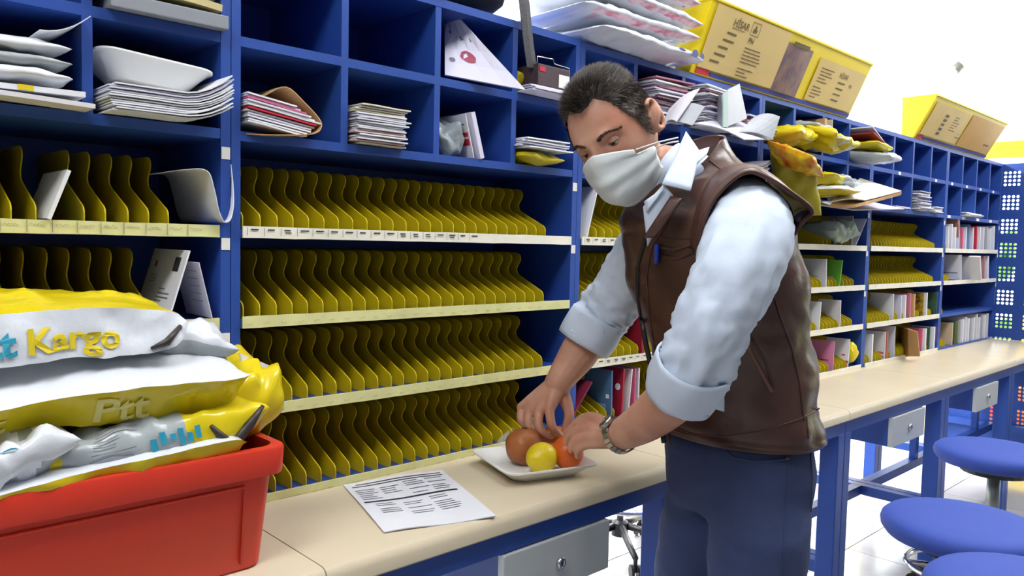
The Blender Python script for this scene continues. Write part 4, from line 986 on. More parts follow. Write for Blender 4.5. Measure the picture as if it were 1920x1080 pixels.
# red crate far under the desks
c = onz(1905, 770, .0); c.x = min(c.x, 6.8)
e = empty('crate', (c.x, c.y, 0), 'red plastic crate on the bright floor beyond the desks', 'crate')
MB().rings([rr_ring(.5, .34, 0), rr_ring(.54, .38, .28), rr_ring(.57, .41, .28), rr_ring(.57, .41, .31), rr_ring(.52, .36, .31), rr_ring(.48, .32, .01)]).build('body', REDP, e)
# small camera/sprinkler on the far ceiling
c = P(1795, 127, 6.2)
e = empty('ceiling_spot', (c.x, c.y, ZC), 'small grey spot fitting hanging from the far ceiling', 'spotlight')
MB().tube([(0, 0, -.001), (0, 0, c.z-ZC+.03)], .006, 8).build('stem', WHITEF, e, True)
MB().lathe([(.01, .04), (.035, .03), (.04, -.03), (.03, -.032)], n=16).build('head', mat('grey_metal', '8c8c8c', .4, metal=.5), e, True, loc=(0, 0, c.z-ZC), rot=(.6, .5, 0))
# ================================================================ THE MAN
from mathutils.bvhtree import BVHTree
SKIN = mat('skin', 'd0a088', .5, var=.25, vscale=14, col2='ba8068', bump=.08, bscale=260, sss=.12)
LEATHER = mat('brown_leather', '563a32', .30, var=.4, vscale=7, col2='40261d', bump=.08, bscale=70, spec=.6)
SHIRT = mat('pale_blue_shirt', 'ccd8ea', .75, var=.05, vscale=20, bump=.12, bscale=26)
DENIM = mat('navy_denim', '38466e', .85, var=.25, vscale=10, bump=.15, bscale=300)
HAIRM = mat('dark_brown_hair', '38302b', .55, var=.3, vscale=30, col2='4a423c')
HAIRG = mat('greying_hair', '8c847a', .6, var=.5, vscale=60, col2='4a423c')
MASKM = mat('white_mask_fabric', 'dde4e4', .8, bump=.08, bscale=300)
BK = -FWD
def dirc(x, y, z): return (RIGHT*x+UP*y+BK*z).normalized()
def crom(pts, n):
    out = []
    m = len(pts)-1
    for k in range(n+1):
        s_ = k/n*m; i = min(int(s_), m-1); t = s_-i
        q = [pts[max(i-1, 0)], pts[i], pts[i+1], pts[min(i+2, m)]]
        out.append(.5*((2*q[1])+(q[2]-q[0])*t+(2*q[0]-5*q[1]+4*q[2]-q[3])*t*t+(3*q[1]-q[0]-3*q[2]+q[3])*t**3))
    return out
def limb(b, pts, rad, n=16, k=24, mi=0):
    P_ = crom([Vector(p) for p in pts], k); r_ = [x.x for x in crom([Vector((q, 0, 0)) for q in rad], k)]
    b.tube(P_, r_, n, True, mi); b.ball(P_[0], r_[0], n=14, m=8); b.ball(P_[-1], r_[-1], n=14, m=8)
HC = P(1152, 246, 1.56)
hl = dirc(.72, .25, .647); hf = dirc(-.42, -.535, .735); hf = (hf-hl*hf.dot(hl)).normalized(); hu = hf.cross(hl).normalized()
if hu.dot(UP) < 0: hu = -hu
HM = Matrix((hl, hf, hu)).transposed()           # local x=left, y=face, z=up
def hw(p): return HC+HM@Vector(p)
G = lambda x, s_: math.exp(-(x/s_)**2)
def head_pt(d):
    x, y, z = d.x*.078, d.y*.099, d.z*.118
    t = max(0, -z/.118)
    x *= 1-.20*t*t; y *= (1-.04*t) if y > 0 else (1-.45*t*t)
    if z > 0: x *= 1+.03*math.sin(PI*z/.118); y *= 1+.03*(z/.118 if y < 0 else 0)
    if y > 0:
        w_ = sstep(0, .04, y); ax = abs(x)
        y += w_*(.024*G(x, .012)*G(z+.030, .017)+.013*G(x, .010)*G(z+.006, .020)+.007*G(ax-.028, .024)*G(z-.022, .009)
                 - .012*G(ax-.033, .016)*G(z-.003, .010)+.004*G(ax-.045, .02)*G(z+.032, .018)+.010*G(x, .022)*G(z+.10, .02))
    return Vector((x, y, z))
body = MB()
N, M = 72, 48
R = []
for i in range(M+1):
    th = PI*i/M if 0 < i < M else (.01 if i == 0 else PI-.01)
    R.append([hw(head_pt(Vector((math.sin(th)*math.cos(2*PI*k/N), math.sin(th)*math.sin(2*PI*k/N), -math.cos(th))))) for k in range(N)])
body.rings(R)
for s_ in (-1, 1):                                # ears
    ec = Vector((s_*.081, -.012, -.008))
    rim = []
    for k in range(15):
        a = -2.2+4.5*k/14
        rim.append(hw(ec+Vector((s_*(.006+.006*math.sin(k/14*PI)), -.017*math.cos(a)*1.0, .031*math.sin(a)+.002))))
    body.tube(rim, [.0046]*14+[.006], 8)
    body.ball(hw(ec+Vector((s_*.001, -.002, 0))), .0115, .0165, .029, 14, 10)
    body.ball(hw(ec+Vector((0, .004, -.026))), .0075, n=10, m=6)
    R = []
    for k in range(9):
        q = k/8; R.append([hw(ec+Vector((s_*(-.004), 0, 0))+Vector((s_*.007*q*.4, -.016*math.cos(2*PI*j/16)*(1-.0*q), .029*math.sin(2*PI*j/16)))) for j in range(16)])
    body.rings(R)
NB = P(1299, 362, 1.59)
limb(body, [hw((0, -.02, -.05)), hw((0, -.045, -.11)), NB+Vector((0, 0, .03)), NB-Vector((0, 0, .05))], [.056, .054, .054, .066])
LS, RS = P(1390, 415, 1.49), P(1232, 425, 1.73)
HIPC = P(1390, 850, 1.63)
limb(body, [NB-Vector((0, 0, .11)), P(1330, 460, 1.60), P(1350, 600, 1.61), P(1375, 740, 1.62), HIPC], [.06, .10, .10, .10, .10])
limb(body, [NB-Vector((0, 0, .08)), LS], [.06, .05]); limb(body, [NB-Vector((0, 0, .08)), RS], [.06, .05])
# arms
LA = [(1398, 412, 1.48), (1396, 450, 1.42), (1382, 510, 1.375), (1350, 580, 1.36), (1320, 645, 1.36), (1298, 695, 1.375), (1280, 728, 1.40)]
LW = P(1158, 819, 1.585)
limb(body, [P(*q) for q in LA], [.04, .046, .046, .046, .046, .046, .045])
limb(body, [P(1298, 700, 1.375), P(1262, 745, 1.43), P(1212, 788, 1.50), LW], [.044, .047, .041, .031])
RA = [(1232, 425, 1.72), (1200, 485, 1.77), (1160, 545, 1.82), (1128, 590, 1.85), (1104, 630, 1.85)]
RW = P(1046, 718, 1.83)
limb(body, [P(*q) for q in RA], [.05, .048, .047, .046, .045])
limb(body, [P(1106, 625, 1.85), P(1085, 662, 1.85), P(1062, 695, 1.84), RW], [.046, .046, .038, .032])
def hand(wr, mcps, fingers, thumb, pr):
    """palm from wrist to knuckles, then five fingers"""
    for a in range(4):
        limb(body, [wr, wr.lerp(mcps[a], .5), mcps[a]], [.024, .019, .0125], 12, 10)
    for a in range(3): limb(body, [mcps[a].lerp(wr, .3), mcps[a+1].lerp(wr, .3)], [.015, .015], 10, 3)
    for a, f in enumerate(fingers):
        r_ = pr*(1, 1.03, .98, .86)[a]
        limb(body, [mcps[a]]+f, [r_*1.2, r_*1.06, r_*.95, r_*.78], 12, 12)
    limb(body, [wr.lerp(thumb[0], .45)]+thumb, [.019, .017, .0125, .0115, .0088], 12, 12)
dd = .035
RM = [P(1030, 768, 1.765+dd), P(1010, 774, 1.78+dd), P(992, 773, 1.80+dd), P(978, 764, 1.82+dd)]
RF = [[P(1034, 796, 1.755+dd), P(1043, 810, 1.765+dd), P(1051, 817, 1.775+dd)], [P(1010, 801, 1.765+dd), P(1022, 814, 1.77+dd), P(1034, 818, 1.78+dd)],
      [P(991, 798, 1.785+dd), P(1003, 810, 1.785+dd), P(1015, 813, 1.79+dd)], [P(976, 786, 1.805+dd), P(986, 798, 1.80+dd), P(997, 803, 1.805+dd)]]
RT = [P(1056, 742, 1.80+dd), P(1067, 772, 1.79+dd), P(1064, 795, 1.79+dd), P(1058, 812, 1.79+dd)]
hand(RW, RM, RF, RT, .0098)
LM_ = [P(1108, 792, 1.655), P(1103, 804, 1.64), P(1104, 818, 1.63), P(1110, 831, 1.625)]
LF = [[P(1084, 794, 1.685), P(1070, 805, 1.70), P(1063, 815, 1.705)], [P(1078, 808, 1.665), P(1066, 820, 1.68), P(1062, 831, 1.69)],
      [P(1082, 824, 1.65), P(1072, 835, 1.66), P(1071, 845, 1.668)], [P(1091, 838, 1.64), P(1083, 847, 1.648), P(1083, 856, 1.655)]]
LT = [P(1138, 798, 1.61), P(1112, 783, 1.655), P(1090, 787, 1.695), P(1076, 797, 1.715)]
hand(LW, LM_, LF, LT, .0098)
# legs
ax_l = dirc(.616, 0, .788); ax_l.z = 0; ax_l.normalize()          # towards his left
ax_f = Vector((-ax_l.y, ax_l.x, 0))                               # towards his front
if ax_f.dot(RIGHT) > 0: ax_f = -ax_f
LEGS = []
for pts in ([(1424, 905, 1.57), (1424, 985, 1.56), (1418, 1080, 1.55)], [(1338, 905, 1.70), (1322, 985, 1.71), (1308, 1080, 1.72)]):
    P3 = [P(*q) for q in pts]; low = P3[2]+(P3[2]-P3[1]).normalized()*(P3[2].z-.36)
    LEGS.append((crom([P3[0], P3[1], P3[2], Vector((low.x, low.y, .42)), Vector((low.x, low.y, .07))], 30), low))
for pth, low in LEGS: limb(body, [HIPC, pth[0], pth[8], pth[16], pth[23], pth[30]], [.09, .075, .065, .055, .05, .04])
me = body.mesh('person', SKIN)
tmp = link('person_tmp', me)
md = tmp.modifiers.new('r', 'REMESH'); md.mode = 'VOXEL'; md.voxel_size = .0032; md.use_smooth_shade = True
md2 = tmp.modifiers.new('s', 'SMOOTH'); md2.factor = .5; md2.iterations = 3
dg = bpy.context.evaluated_depsgraph_get()
me2 = bpy.data.meshes.new_from_object(tmp.evaluated_get(dg)); me2.name = 'person'
bpy.data.objects.remove(tmp)
me2.polygons.foreach_set('use_smooth', [True]*len(me2.polygons))
PERSON = link('person', me2)
tag(PERSON, 'man in brown leather vest and white face mask bending over the fruit tray', 'person')
def wear(name, b, m, smooth=True, sub=0): return b.build(name, m, PERSON, smooth, sub=sub)
# ---- trousers
def fit_ring(v_, uL, uR, ab, d_, n=48, ex=2.25):
    """horizontal oval round the body whose outline spans uL..uR"""
    um = (uL+uR)/2; k_ = (uR-uL)/2/FPX*d_/math.hypot(ab*.616, .788)
    for _ in range(6):
        us = [project(p)[0] for p in oval(P(um, v_, d_), ab*k_, k_, n=n, ex=ex)]
        a_, b_ = min(us), max(us); um += ((uL+uR)-(a_+b_))/2; k_ *= (uR-uL)/(b_-a_)
    return P(um, v_, d_), ab*k_, k_
def oval(c, a, b, ang=0, n=40, ex=2.2, lift=None):
    pts = []
    for k in range(n):
        t = 2*PI*k/n; cx, sy = math.cos(t), math.sin(t)
        pts.append(c+ax_l*(a*math.copysign(abs(cx)**(2/ex), cx))+ax_f*(b*math.copysign(abs(sy)**(2/ex), sy)))
    return pts
def fold(p, s_, amp, sc=9):
    n = (p-HIPC); q = Vector((p.x*sc, p.y*sc, p.z*sc*1.6+s_))
    return amp*(noise.noise(q)+.6*abs(noise.noise(q*2.1))-.2)
tb = MB()
R = []
for v_, uL, uR, a_, b_ in [(760, 1275, 1505, 1.25, 1), (790, 1262, 1520, 1.26, 1), (835, 1245, 1534, 1.28, 1), (880, 1244, 1534, 1.3, 1), (925, 1250, 1522, 1.32, 1), (955, 1260, 1505, 1.34, 1)]:
    c_, aa_, bb_ = fit_ring(v_, uL, uR, a_, 1.63, ex=2.2); R.append(oval(c_, aa_, bb_))
tb.rings(R)
for path, low in LEGS:
    rad = [x.x for x in crom([Vector((q, 0, 0)) for q in (.088, .094, .090, .074, .066)], 30)]
    tb.rings([oval(p, r_*.98, r_*1.08, n=32) for p, r_ in zip(path, rad)])
me = tb.mesh('trousers', DENIM); tmp = link('trousers_tmp', me)
md = tmp.modifiers.new('r', 'REMESH'); md.mode = 'VOXEL'; md.voxel_size = .008; md.use_smooth_shade = True
md2 = tmp.modifiers.new('s', 'SMOOTH'); md2.factor = .5; md2.iterations = 18
dg = bpy.context.evaluated_depsgraph_get()
me2 = bpy.data.meshes.new_from_object(tmp.evaluated_get(dg)); me2.name = 'trousers'; bpy.data.objects.remove(tmp)
for v in me2.vertices:
    k_ = fold(v.co, 3, .006, 8); v.co += v.normal*k_
me2.polygons.foreach_set('use_smooth', [True]*len(me2.polygons))
TRO = link('trousers', me2, PERSON)
# ---- vest
VR = [(812, 1236, 1540, 1.30, 0), (800, 1234, 1541, 1.30, 0), (770, 1231, 1541, 1.30, 0), (700, 1221, 1538, 1.35, 0), (640, 1205, 1531, 1.4, 0), (580, 1190, 1523, 1.45, 0), (520, 1175, 1517, 1.5, 0), (465, 1163, 1508, 1.55, 0),
      (415, 1163, 1497, 1.6, 0), (375, 1176, 1478, 1.65, 0), (340, 1200, 1440, 1.6, 0), (312, 1228, 1398, 1.5, .0), (290, 1247, 1372, 1.25, .0), (268, 1256, 1360, 1.1, 0)]
cents, Aa, Bb = [], [], []
for v_, uL, uR, ab, _ in VR:
    d_ = 1.63-.05*sstep(800, 420, v_)
    c_, aa_, bb_ = fit_ring(v_, uL, uR, ab, d_); cents.append(c_); Aa.append(Vector((aa_, 0, 0))); Bb.append(Vector((bb_, 0, 0)))
NR = 70
cs, As, Bs = crom(cents, NR), crom(Aa, NR), crom(Bb, NR)
vb = MB(); R = []
NSEG = 96
for i in range(NR+1):
    q = i/NR
    up_ax = (cs[min(i+1, NR)]-cs[max(i-1, 0)]).normalized()
    ring = oval(cs[i], As[i].x, Bs[i].x, n=NSEG, ex=2.25)
    out = []
    tiltf = .035*sstep(.72, 1, q)            # collar ring drops towards the throat
    for k, p in enumerate(ring):
        nrm = (p-cs[i]); nrm.z = 0; nrm.normalize()
        fr = nrm.dot(ax_f)
        zz = -tiltf*max(0, fr)*2.0+tiltf*.6*max(0, -fr)
        g = p-HIPC
        s1 = noise.noise(Vector((g.dot(ax_l)*6, g.dot(ax_f)*6, g.z*11+g.dot(ax_l)*5)))
        s2 = abs(noise.noise(Vector((g.dot(ax_l)*13, g.dot(ax_f)*13+3, g.z*22))))
        amp = .013*sstep(1, .75, q)*(1 if q > .03 else .4)+.0015
        band = .004 if q < .075 else 0
        s3 = noise.noise(Vector((g.dot(ax_l)*20+g.z*9, g.dot(ax_f)*20, g.z*16)))
        out.append(p+nrm*(amp*(s1+.7*s2+.12*s3-.3)+band)+Vector((0, 0, zz)))
    R.append(out)
vb.rings(R, True, False)
VEST = wear('leather_vest', vb, LEATHER)
md = VEST.modifiers.new('t', 'SOLIDIFY'); md.thickness = .004; md.offset = -1
bv = BVHTree.FromPolygons([Vector(v) for v in vb.v], vb.f)
def cast(u_, v_, tree=bv, off=.002, fb=1.5):
    r_ = ray(u_, v_).normalized(); h = tree.ray_cast(CAMP, r_)
    return (h[0]-r_*off) if h[0] else P(u_, v_, fb)
def seam(name, pts, rad, m, tree=bv, n=24, parent=VEST, off=.001):
    P_ = []
    for i in range(len(pts)-1):
        for k in range(8): P_.append((lerp(pts[i][0], pts[i+1][0], k/8), lerp(pts[i][1], pts[i+1][1], k/8)))
    P_.append(pts[-1])
    b = MB().tube([cast(u_, v_, tree, off) for u_, v_ in P_], rad, 6)
    return b.build(name, m, parent, True)
LTH2 = mat('leather_piping', '4a2c24', .45)
LTH3 = mat('leather_stitch', '75503f', .5)
seam('front_zip', [(1240, 392), (1212, 440), (1196, 500), (1196, 560), (1210, 640), (1230, 730), (1245, 830)], .005, mat('dark_zip', '221816', .4))
seam('front_flap_edge', [(1262, 372), (1250, 420), (1222, 462), (1212, 520), (1218, 600), (1236, 700), (1258, 835)], .0025, LTH2)
seam('chest_pocket_welt', [(1232, 462), (1262, 468), (1305, 456)], .004, LTH2)
seam('chest_pocket_welt', [(1240, 478), (1270, 486), (1305, 470)], .0025, LTH2)
seam('chest_yoke_seam', [(1215, 440), (1262, 448), (1312, 446)], .0015, LTH2)
seam('side_pocket_welt', [(1388, 612), (1408, 662), (1448, 735)], .004, LTH3)
seam('side_pocket_welt', [(1398, 615), (1436, 680), (1450, 730)], .0025, LTH2)
seam('side_seam', [(1440, 520), (1462, 590), (1484, 650), (1500, 720), (1508, 790)], .002, LTH2)
seam('hem_seam', [(1252, 800), (1300, 814), (1360, 818), (1430, 808), (1500, 786), (1536, 766)], .0013, LTH2)
seam('hem_tab_seam', [(1513, 782), (1516, 822)], .0013, LTH2)
seam('shoulder_seam', [(1330, 300), (1385, 345), (1405, 352)], .0018, LTH2)
# ---- sleeves
def sleeve(name, pts, rad, cuff, seed):
    b = MB(); k_ = 60; P_ = crom([P(*q) for q in pts], k_); r_ = [x.x for x in crom([Vector((q, 0, 0)) for q in rad], k_)]
    n = 40; R = []
    t0 = (P_[1]-P_[0]).normalized(); x = t0.cross(Vector((0, 0, 1))).normalized() if abs(t0.z) < .95 else Vector((1, 0, 0))
    for i, p in enumerate(P_):
        t = (P_[min(i+1, k_)]-P_[max(i-1, 0)]).normalized(); x = (x-t*x.dot(t)).normalized(); y = t.cross(x)
        out = []
        for j in range(n):
            a = 2*PI*j/n; d = x*math.cos(a)+y*math.sin(a)
            s_ = i/k_
            q = Vector((d.x*2.2, d.y*2.2, s_*9+d.z*2.5+seed)); w_ = .008+.012*sstep(.35, .85, s_)
            wr = w_*(.7*noise.noise(q)+1.0*abs(noise.noise(Vector((q.x*1.5, q.y*1.5, q.z*1.7+a))))+.5*abs(noise.noise(q*3.1))-.4)
            out.append(p+d*(r_[i]+wr))
        R.append(out)
    b.rings(R, True, False)
    o = wear(name, b, SHIRT); md = o.modifiers.new('t', 'SOLIDIFY'); md.thickness = .0025; md.offset = -1
    # turned-back cuff
    cb = MB(); c0, c1 = P(*cuff[0]), P(*cuff[1]); t = (c1-c0).normalized(); x = t.cross(Vector((0, 0, 1))).normalized(); y = t.cross(x); R = []
    for i in range(9):
        s_ = i/8; p = c0.lerp(c1, s_); rr_ = lerp(cuff[2], cuff[3], s_)*(1+.04*math.sin(PI*s_))
        R.append([p+(x*math.cos(2*PI*j/36)+y*math.sin(2*PI*j/36))*(rr_+.004*noise.noise(Vector((math.cos(2*PI*j/36)*2, math.sin(2*PI*j/36)*2, s_*2+seed)))) for j in range(36)])
    cb.rings(R, True, False)
    c = cb.build('cuff', SHIRT, o, True); md = c.modifiers.new('t', 'SOLIDIFY'); md.thickness = .004
    return o, b
SL, slb = sleeve('shirt_sleeve', [(1398, 378, 1.50), (1404, 405, 1.45), (1400, 448, 1.41), (1380, 510, 1.37), (1350, 580, 1.355), (1322, 640, 1.355), (1300, 690, 1.37), (1284, 722, 1.40)],
       [.048, .070, .079, .075, .068, .064, .064, .060], ((1303, 678, 1.365), (1276, 740, 1.41), .069, .066), 1)
SR, srb = sleeve('shirt_sleeve', [(1240, 420, 1.71), (1208, 475, 1.765), (1168, 540, 1.82), (1134, 585, 1.85), (1108, 622, 1.855), (1098, 640, 1.855)],
       [.062, .068, .067, .066, .064, .060], ((1124, 596, 1.85), (1094, 646, 1.855), .069, .066), 5)
MB().slab(lambda a, c: P(lerp(1322, 1358, a), lerp(762, 706, c)+10*a*(1-c), 1.335+.02*a+.008*math.sin(PI*a)), 4, 4, .003).build('cuff_tab', SHIRT, SL, True)
# vest armhole flange over the near shoulder
AO = [(1306, 480, 1.42), (1316, 425, 1.405), (1338, 375, 1.40), (1372, 338, 1.395), (1405, 322, 1.39), (1440, 334, 1.39), (1478, 358, 1.395), (1522, 394, 1.42), (1506, 414, 1.44), (1488, 440, 1.46)]
AI = [(1285, 470, 1.50), (1290, 415, 1.50), (1312, 360, 1.50), (1356, 316, 1.50), (1410, 318, 1.51), (1440, 338, 1.53), (1462, 366, 1.55), (1480, 400, 1.56), (1484, 425, 1.56), (1480, 445, 1.56)]
ao, ai = crom([P(*q) for q in AO], 40), crom([P(*q) for q in AI], 40)
fb_ = MB().slab(lambda a, c: ai[int(round(a*40))].lerp(ao[int(round(a*40))], c)+BK*.012*math.sin(PI*c)+UP*.008*math.sin(PI*c), 40, 5, .005)
fb_.build('armhole_flange', LEATHER, VEST, True)
MB().tube(ao, .0045, 8).build('armhole_piping', LTH2, VEST, True)
# ---- shirt collar and front
CW = [P(1286, 247, 1.545), P(1310, 282, 1.50), P(1295, 358, 1.425), P(1241, 345, 1.445)]
def quadf(C, bow=0, nd=None):
    nd = nd or BK
    return lambda a, c: C[0]*(1-a)*(1-c)+C[1]*a*(1-c)+C[2]*a*c+C[3]*(1-a)*c+nd*bow*math.sin(PI*c)*math.sin(PI*(.2+.6*a))
SHC = wear('shirt_collar', MB().slab(quadf(CW, .012), 8, 10, .003), SHIRT)
NCB = []
nk0, nk1 = NB+Vector((0, 0, .0)), hw((0, -.045, -.11))
axn = (nk1-nk0).normalized(); xx = axn.cross(FWD).normalized(); yy_ = axn.cross(xx)
cb = MB(); R = []
for i in range(7):
    s_ = i/6; p = nk0.lerp(nk1, -.1+.8*s_); R.append([p+(xx*math.cos(t)+yy_*math.sin(t))*(.080-.006*s_) for t in [2*PI*j/36 for j in range(36)]])
cb.rings(R, True, False); o = cb.build('collar_band', SHIRT, SHC, True); md = o.modifiers.new('t', 'SOLIDIFY'); md.thickness = .003
MB().slab(quadf([P(1310, 282, 1.50), P(1330, 276, 1.53), P(1325, 290, 1.50), P(1303, 312, 1.47)], .004), 4, 4, .002).build('collar_fold', SHIRT, SHC, True)
SHF = wear('shirt_front', MB().slab(quadf([P(1244, 345, 1.452), P(1262, 366, 1.452), P(1214, 462, 1.475), P(1206, 388, 1.48)], .004), 4, 8, .002), SHIRT)
MB().slab(quadf([P(1208, 378, 1.475), P(1246, 352, 1.446), P(1232, 372, 1.452), P(1212, 398, 1.466)], .003), 4, 4, .002).build('collar_wing', SHIRT, SHC, True)
# vest front lapel flap hanging open near the throat
MB().slab(quadf([P(1258, 368, 1.445), P(1280, 372, 1.43), P(1228, 446, 1.455), P(1206, 446, 1.466)], .006), 6, 8, .004).build('lapel', LEATHER, VEST, True)
# ---- face mask
def maskf(a, c):
    az = (2*a-1)*lerp(.80, 1.27, sstep(.14, .30, c))
    top = lerp(.000, -.030, abs(2*a-1)**1.3); bot = lerp(-.135, -.098, abs(2*a-1)**1.5)
    z = lerp(top, bot, c)
    k_ = 1-.10*sstep(.55, 1, c)-.25*sstep(.8, 1.02, c)*(1-abs(2*a-1)*.5)
    x = .0855*math.sin(az)*(1-.12*sstep(.3, 1, c))
    y = (.103*max(0, math.cos(az))**.85)*k_+.020*G(az, .42)*math.sin(PI*min(1, max(0, .12+c*.85)))+.003*G(az, .3)
    y += .0026*math.sin(c*PI*6)*(1-abs(2*a-1)**2)*sstep(0, .15, c)*sstep(1, .8, c)+.0035*noise.noise(Vector((a*5, c*7, 1)))*sstep(.05, .3, c)
    x += .001*math.sin(c*19)*abs(2*a-1)
    return hw((x, y+.004, z))
MSK = wear('face_mask', MB().slab(maskf, 40, 28, .0022), MASKM)
for (a, c), e2 in (((1.0, .03), P(1271, 258, 1.497)), ((1.0, .36), P(1272, 265, 1.492))):
    s0 = maskf(a, c)+hl*.003; mid = s0.lerp(e2, .5)+BK*.012
    MB().tube(crom([s0, mid, e2], 16), .0016, 6).build('elastic_strap', mat('white_elastic', 'e8e4dc', .7), MSK, True)
s0 = maskf(0, .03); MB().tube(crom([s0, hw((-.088, .0, -.02)), hw((-.086, -.03, -.03))], 10), .0016, 6).build('elastic_strap', MATS['white_elastic'], MSK, True)
# ---- eyes, brows
EYEW = mat('eye_white', 'd8d0c8', .3); IRIS = mat('dark_iris', '2a1c14', .2)
LASH = mat('dark_brow_hair', '46362c', .8)
for s_ in (-1, 1):
    ec = Vector((s_*.0325, .0745, .002))
    eo = MB().ball((0, 0, 0), .0118, n=20, m=12).build('eye', EYEW, PERSON, True, loc=hw(ec))
    MB().ball(HM@Vector((0, .0078, -.004)), .0052, n=12, m=8).build('iris', IRIS, eo, True)
    # upper lid shell and lower lid
    def lid(a, c): 
        az, el = (a-.5)*2.3, lerp(1.2, -.12, c)
        r_ = .0132
        return hw(ec+Vector((r_*math.sin(az)*math.cos(el), r_*math.cos(az)*math.cos(el), r_*math.sin(el))))
    MB().slab(lid, 12, 8, .0012).build('upper_eyelid', SKIN, eo, True, loc=-hw(ec))
    MB().tube([lid(k/10, 1)+HM@Vector((0, .0006, 0)) for k in range(11)], .0009, 5).build('lash_line', LASH, eo, True, loc=-hw(ec))
    def lid2(a, c):
        az, el = (a-.5)*2.2, lerp(-1.2, -.55, c); r_ = .0130
        return hw(ec+Vector((r_*math.sin(az)*math.cos(el), r_*math.cos(az)*math.cos(el), r_*math.sin(el))))
    MB().slab(lid2, 12, 5, .0012).build('lower_eyelid', SKIN, eo, True, loc=-hw(ec))
pb_ = BVHTree.FromPolygons([v.co.copy() for v in PERSON.data.vertices], [tuple(p.vertices) for p in PERSON.data.polygons])
rb = random.Random(9)
def spike(b, p, d, L, r_, droop=Vector((0, 0, 0)), mi=0):
    d = d.normalized(); x = d.orthogonal().normalized(); y = d.cross(x)
    q = p+d*L*.55+droop*.3; e_ = p+d*L+droop
    vs = [p+x*r_, p-x*r_*.5+y*r_*.87, p-x*r_*.5-y*r_*.87, q+x*r_*.8, q-x*r_*.4+y*r_*.7, q-x*r_*.4-y*r_*.7, e_]
    b.add(vs, [(0, 1, 4, 3), (1, 2, 5, 4), (2, 0, 3, 5), (3, 4, 6), (4, 5, 6), (5, 3, 6)], mi)
for s_ in (-1, 1):
    b = MB()
    for k in range(170):
        t = rb.random(); x = s_*lerp(.012, .056, t); z = .0165+.007*math.sin(PI*min(1, t*1.15))+rb.uniform(-.0035, .0035)*(1-.5*t)
        o3 = hw((x, .15, z)); h = pb_.ray_cast(o3, -hf)
        if h[0]: spike(b, h[0]-hf*.0005, hl*s_*1.0+hu*rb.uniform(-.1, .45)+hf*.25, .008, .00038)
    b.build('eyebrow', LASH, PERSON)
# ---- hair
HLN = [(0, .076), (.30, .080), (.55, .088), (.85, .070), (1.05, .035), (1.22, .0), (1.36, -.032), (1.46, -.02), (1.56, .020), (1.85, .010), (2.05, -.035), (2.5, -.062), (PI, -.066)]
def hairline(ph):
    for i in range(len(HLN)-1):
        if HLN[i][0] <= ph <= HLN[i+1][0]:
            t = (ph-HLN[i][0])/(HLN[i+1][0]-HLN[i][0]); return lerp(HLN[i][1], HLN[i+1][1], t)
    return -.066
hb = MB(); rb = random.Random(12)
# scalp cap
N2, M2 = 90, 40
vid = {}; vs = []; fs = []; ms = []
def scalp(th, ph):
    d = Vector((math.sin(th)*math.sin(ph), math.sin(th)*math.cos(ph), math.cos(th))); return head_pt(d), d
for i in range(M2+1):
    for k in range(N2):
        th = .01+i/M2*2.25; p, d = scalp(th, 2*PI*k/N2)
        off = .004+.005*sstep(.05, .11, p.z)
        n_ = Vector((p.x/.078**2, p.y/.099**2, p.z/.118**2)).normalized()
        vs.append((p, n_, off))
inh = []
for p, n_, off in vs:
    ph = abs(math.atan2(p.x/.078, p.y/.099)); inh.append(p.z-hairline(ph))
pv = [hw(p+n_*(off*sstep(-.004, .012, h)-.002*(1-sstep(-.004, .004, h)))) for (p, n_, off), h in zip(vs, inh)]
for i in range(M2):
    for k in range(N2):
        q = (i*N2+k, i*N2+(k+1) % N2, (i+1)*N2+(k+1) % N2, (i+1)*N2+k)
        if min(inh[j] for j in q) > -.006:
            fs.append(q); ms.append(1 if vs[q[0]][0].z < .045 else 0)
hb.v = pv; hb.f = fs; hb.m = ms
cnt = 0
while cnt < 15000:
    th = math.acos(1-rb.random()*1.62); ph0 = rb.uniform(-PI, PI)
    p, d = scalp(th, ph0); ph = abs(math.atan2(p.x/.078, p.y/.099)); h = p.z-hairline(ph)+rb.uniform(-.004, .002)
    if h < 0: continue
    cnt += 1
    n_ = Vector((p.x/.078**2, p.y/.099**2, p.z/.118**2)).normalized()
    topf = sstep(.04, .10, p.z); front = sstep(.02, .08, p.y)*topf
    L = lerp(.009, .021, topf)*rb.uniform(.7, 1.2)*(1+.25*front)
    comb = Vector((.12*rb.uniform(-1, 1)+.1, lerp(-.8, .55, front), lerp(-.75, .15, topf)))
    dv = (n_*lerp(.42, .5, topf)+comb*.9+Vector((rb.uniform(-.12, .12), rb.uniform(-.12, .12), rb.uniform(-.12, .12)))).normalized()
    off = .0035+.005*sstep(.05, .11, p.z)
    spike(hb, hw(p+n_*off), HM@dv, L, rb.uniform(.0004, .0007), HM@Vector((0, 0, -.002)), 1 if (p.z < .05 and rb.random() < .8) or rb.random() < .10 else 0)
me = bpy.data.meshes.new('hair'); me.from_pydata([tuple(v) for v in hb.v], [], hb.f); me.materials.append(HAIRM); me.materials.append(HAIRG)
me.polygons.foreach_set('material_index', hb.m); link('hair', me, PERSON)
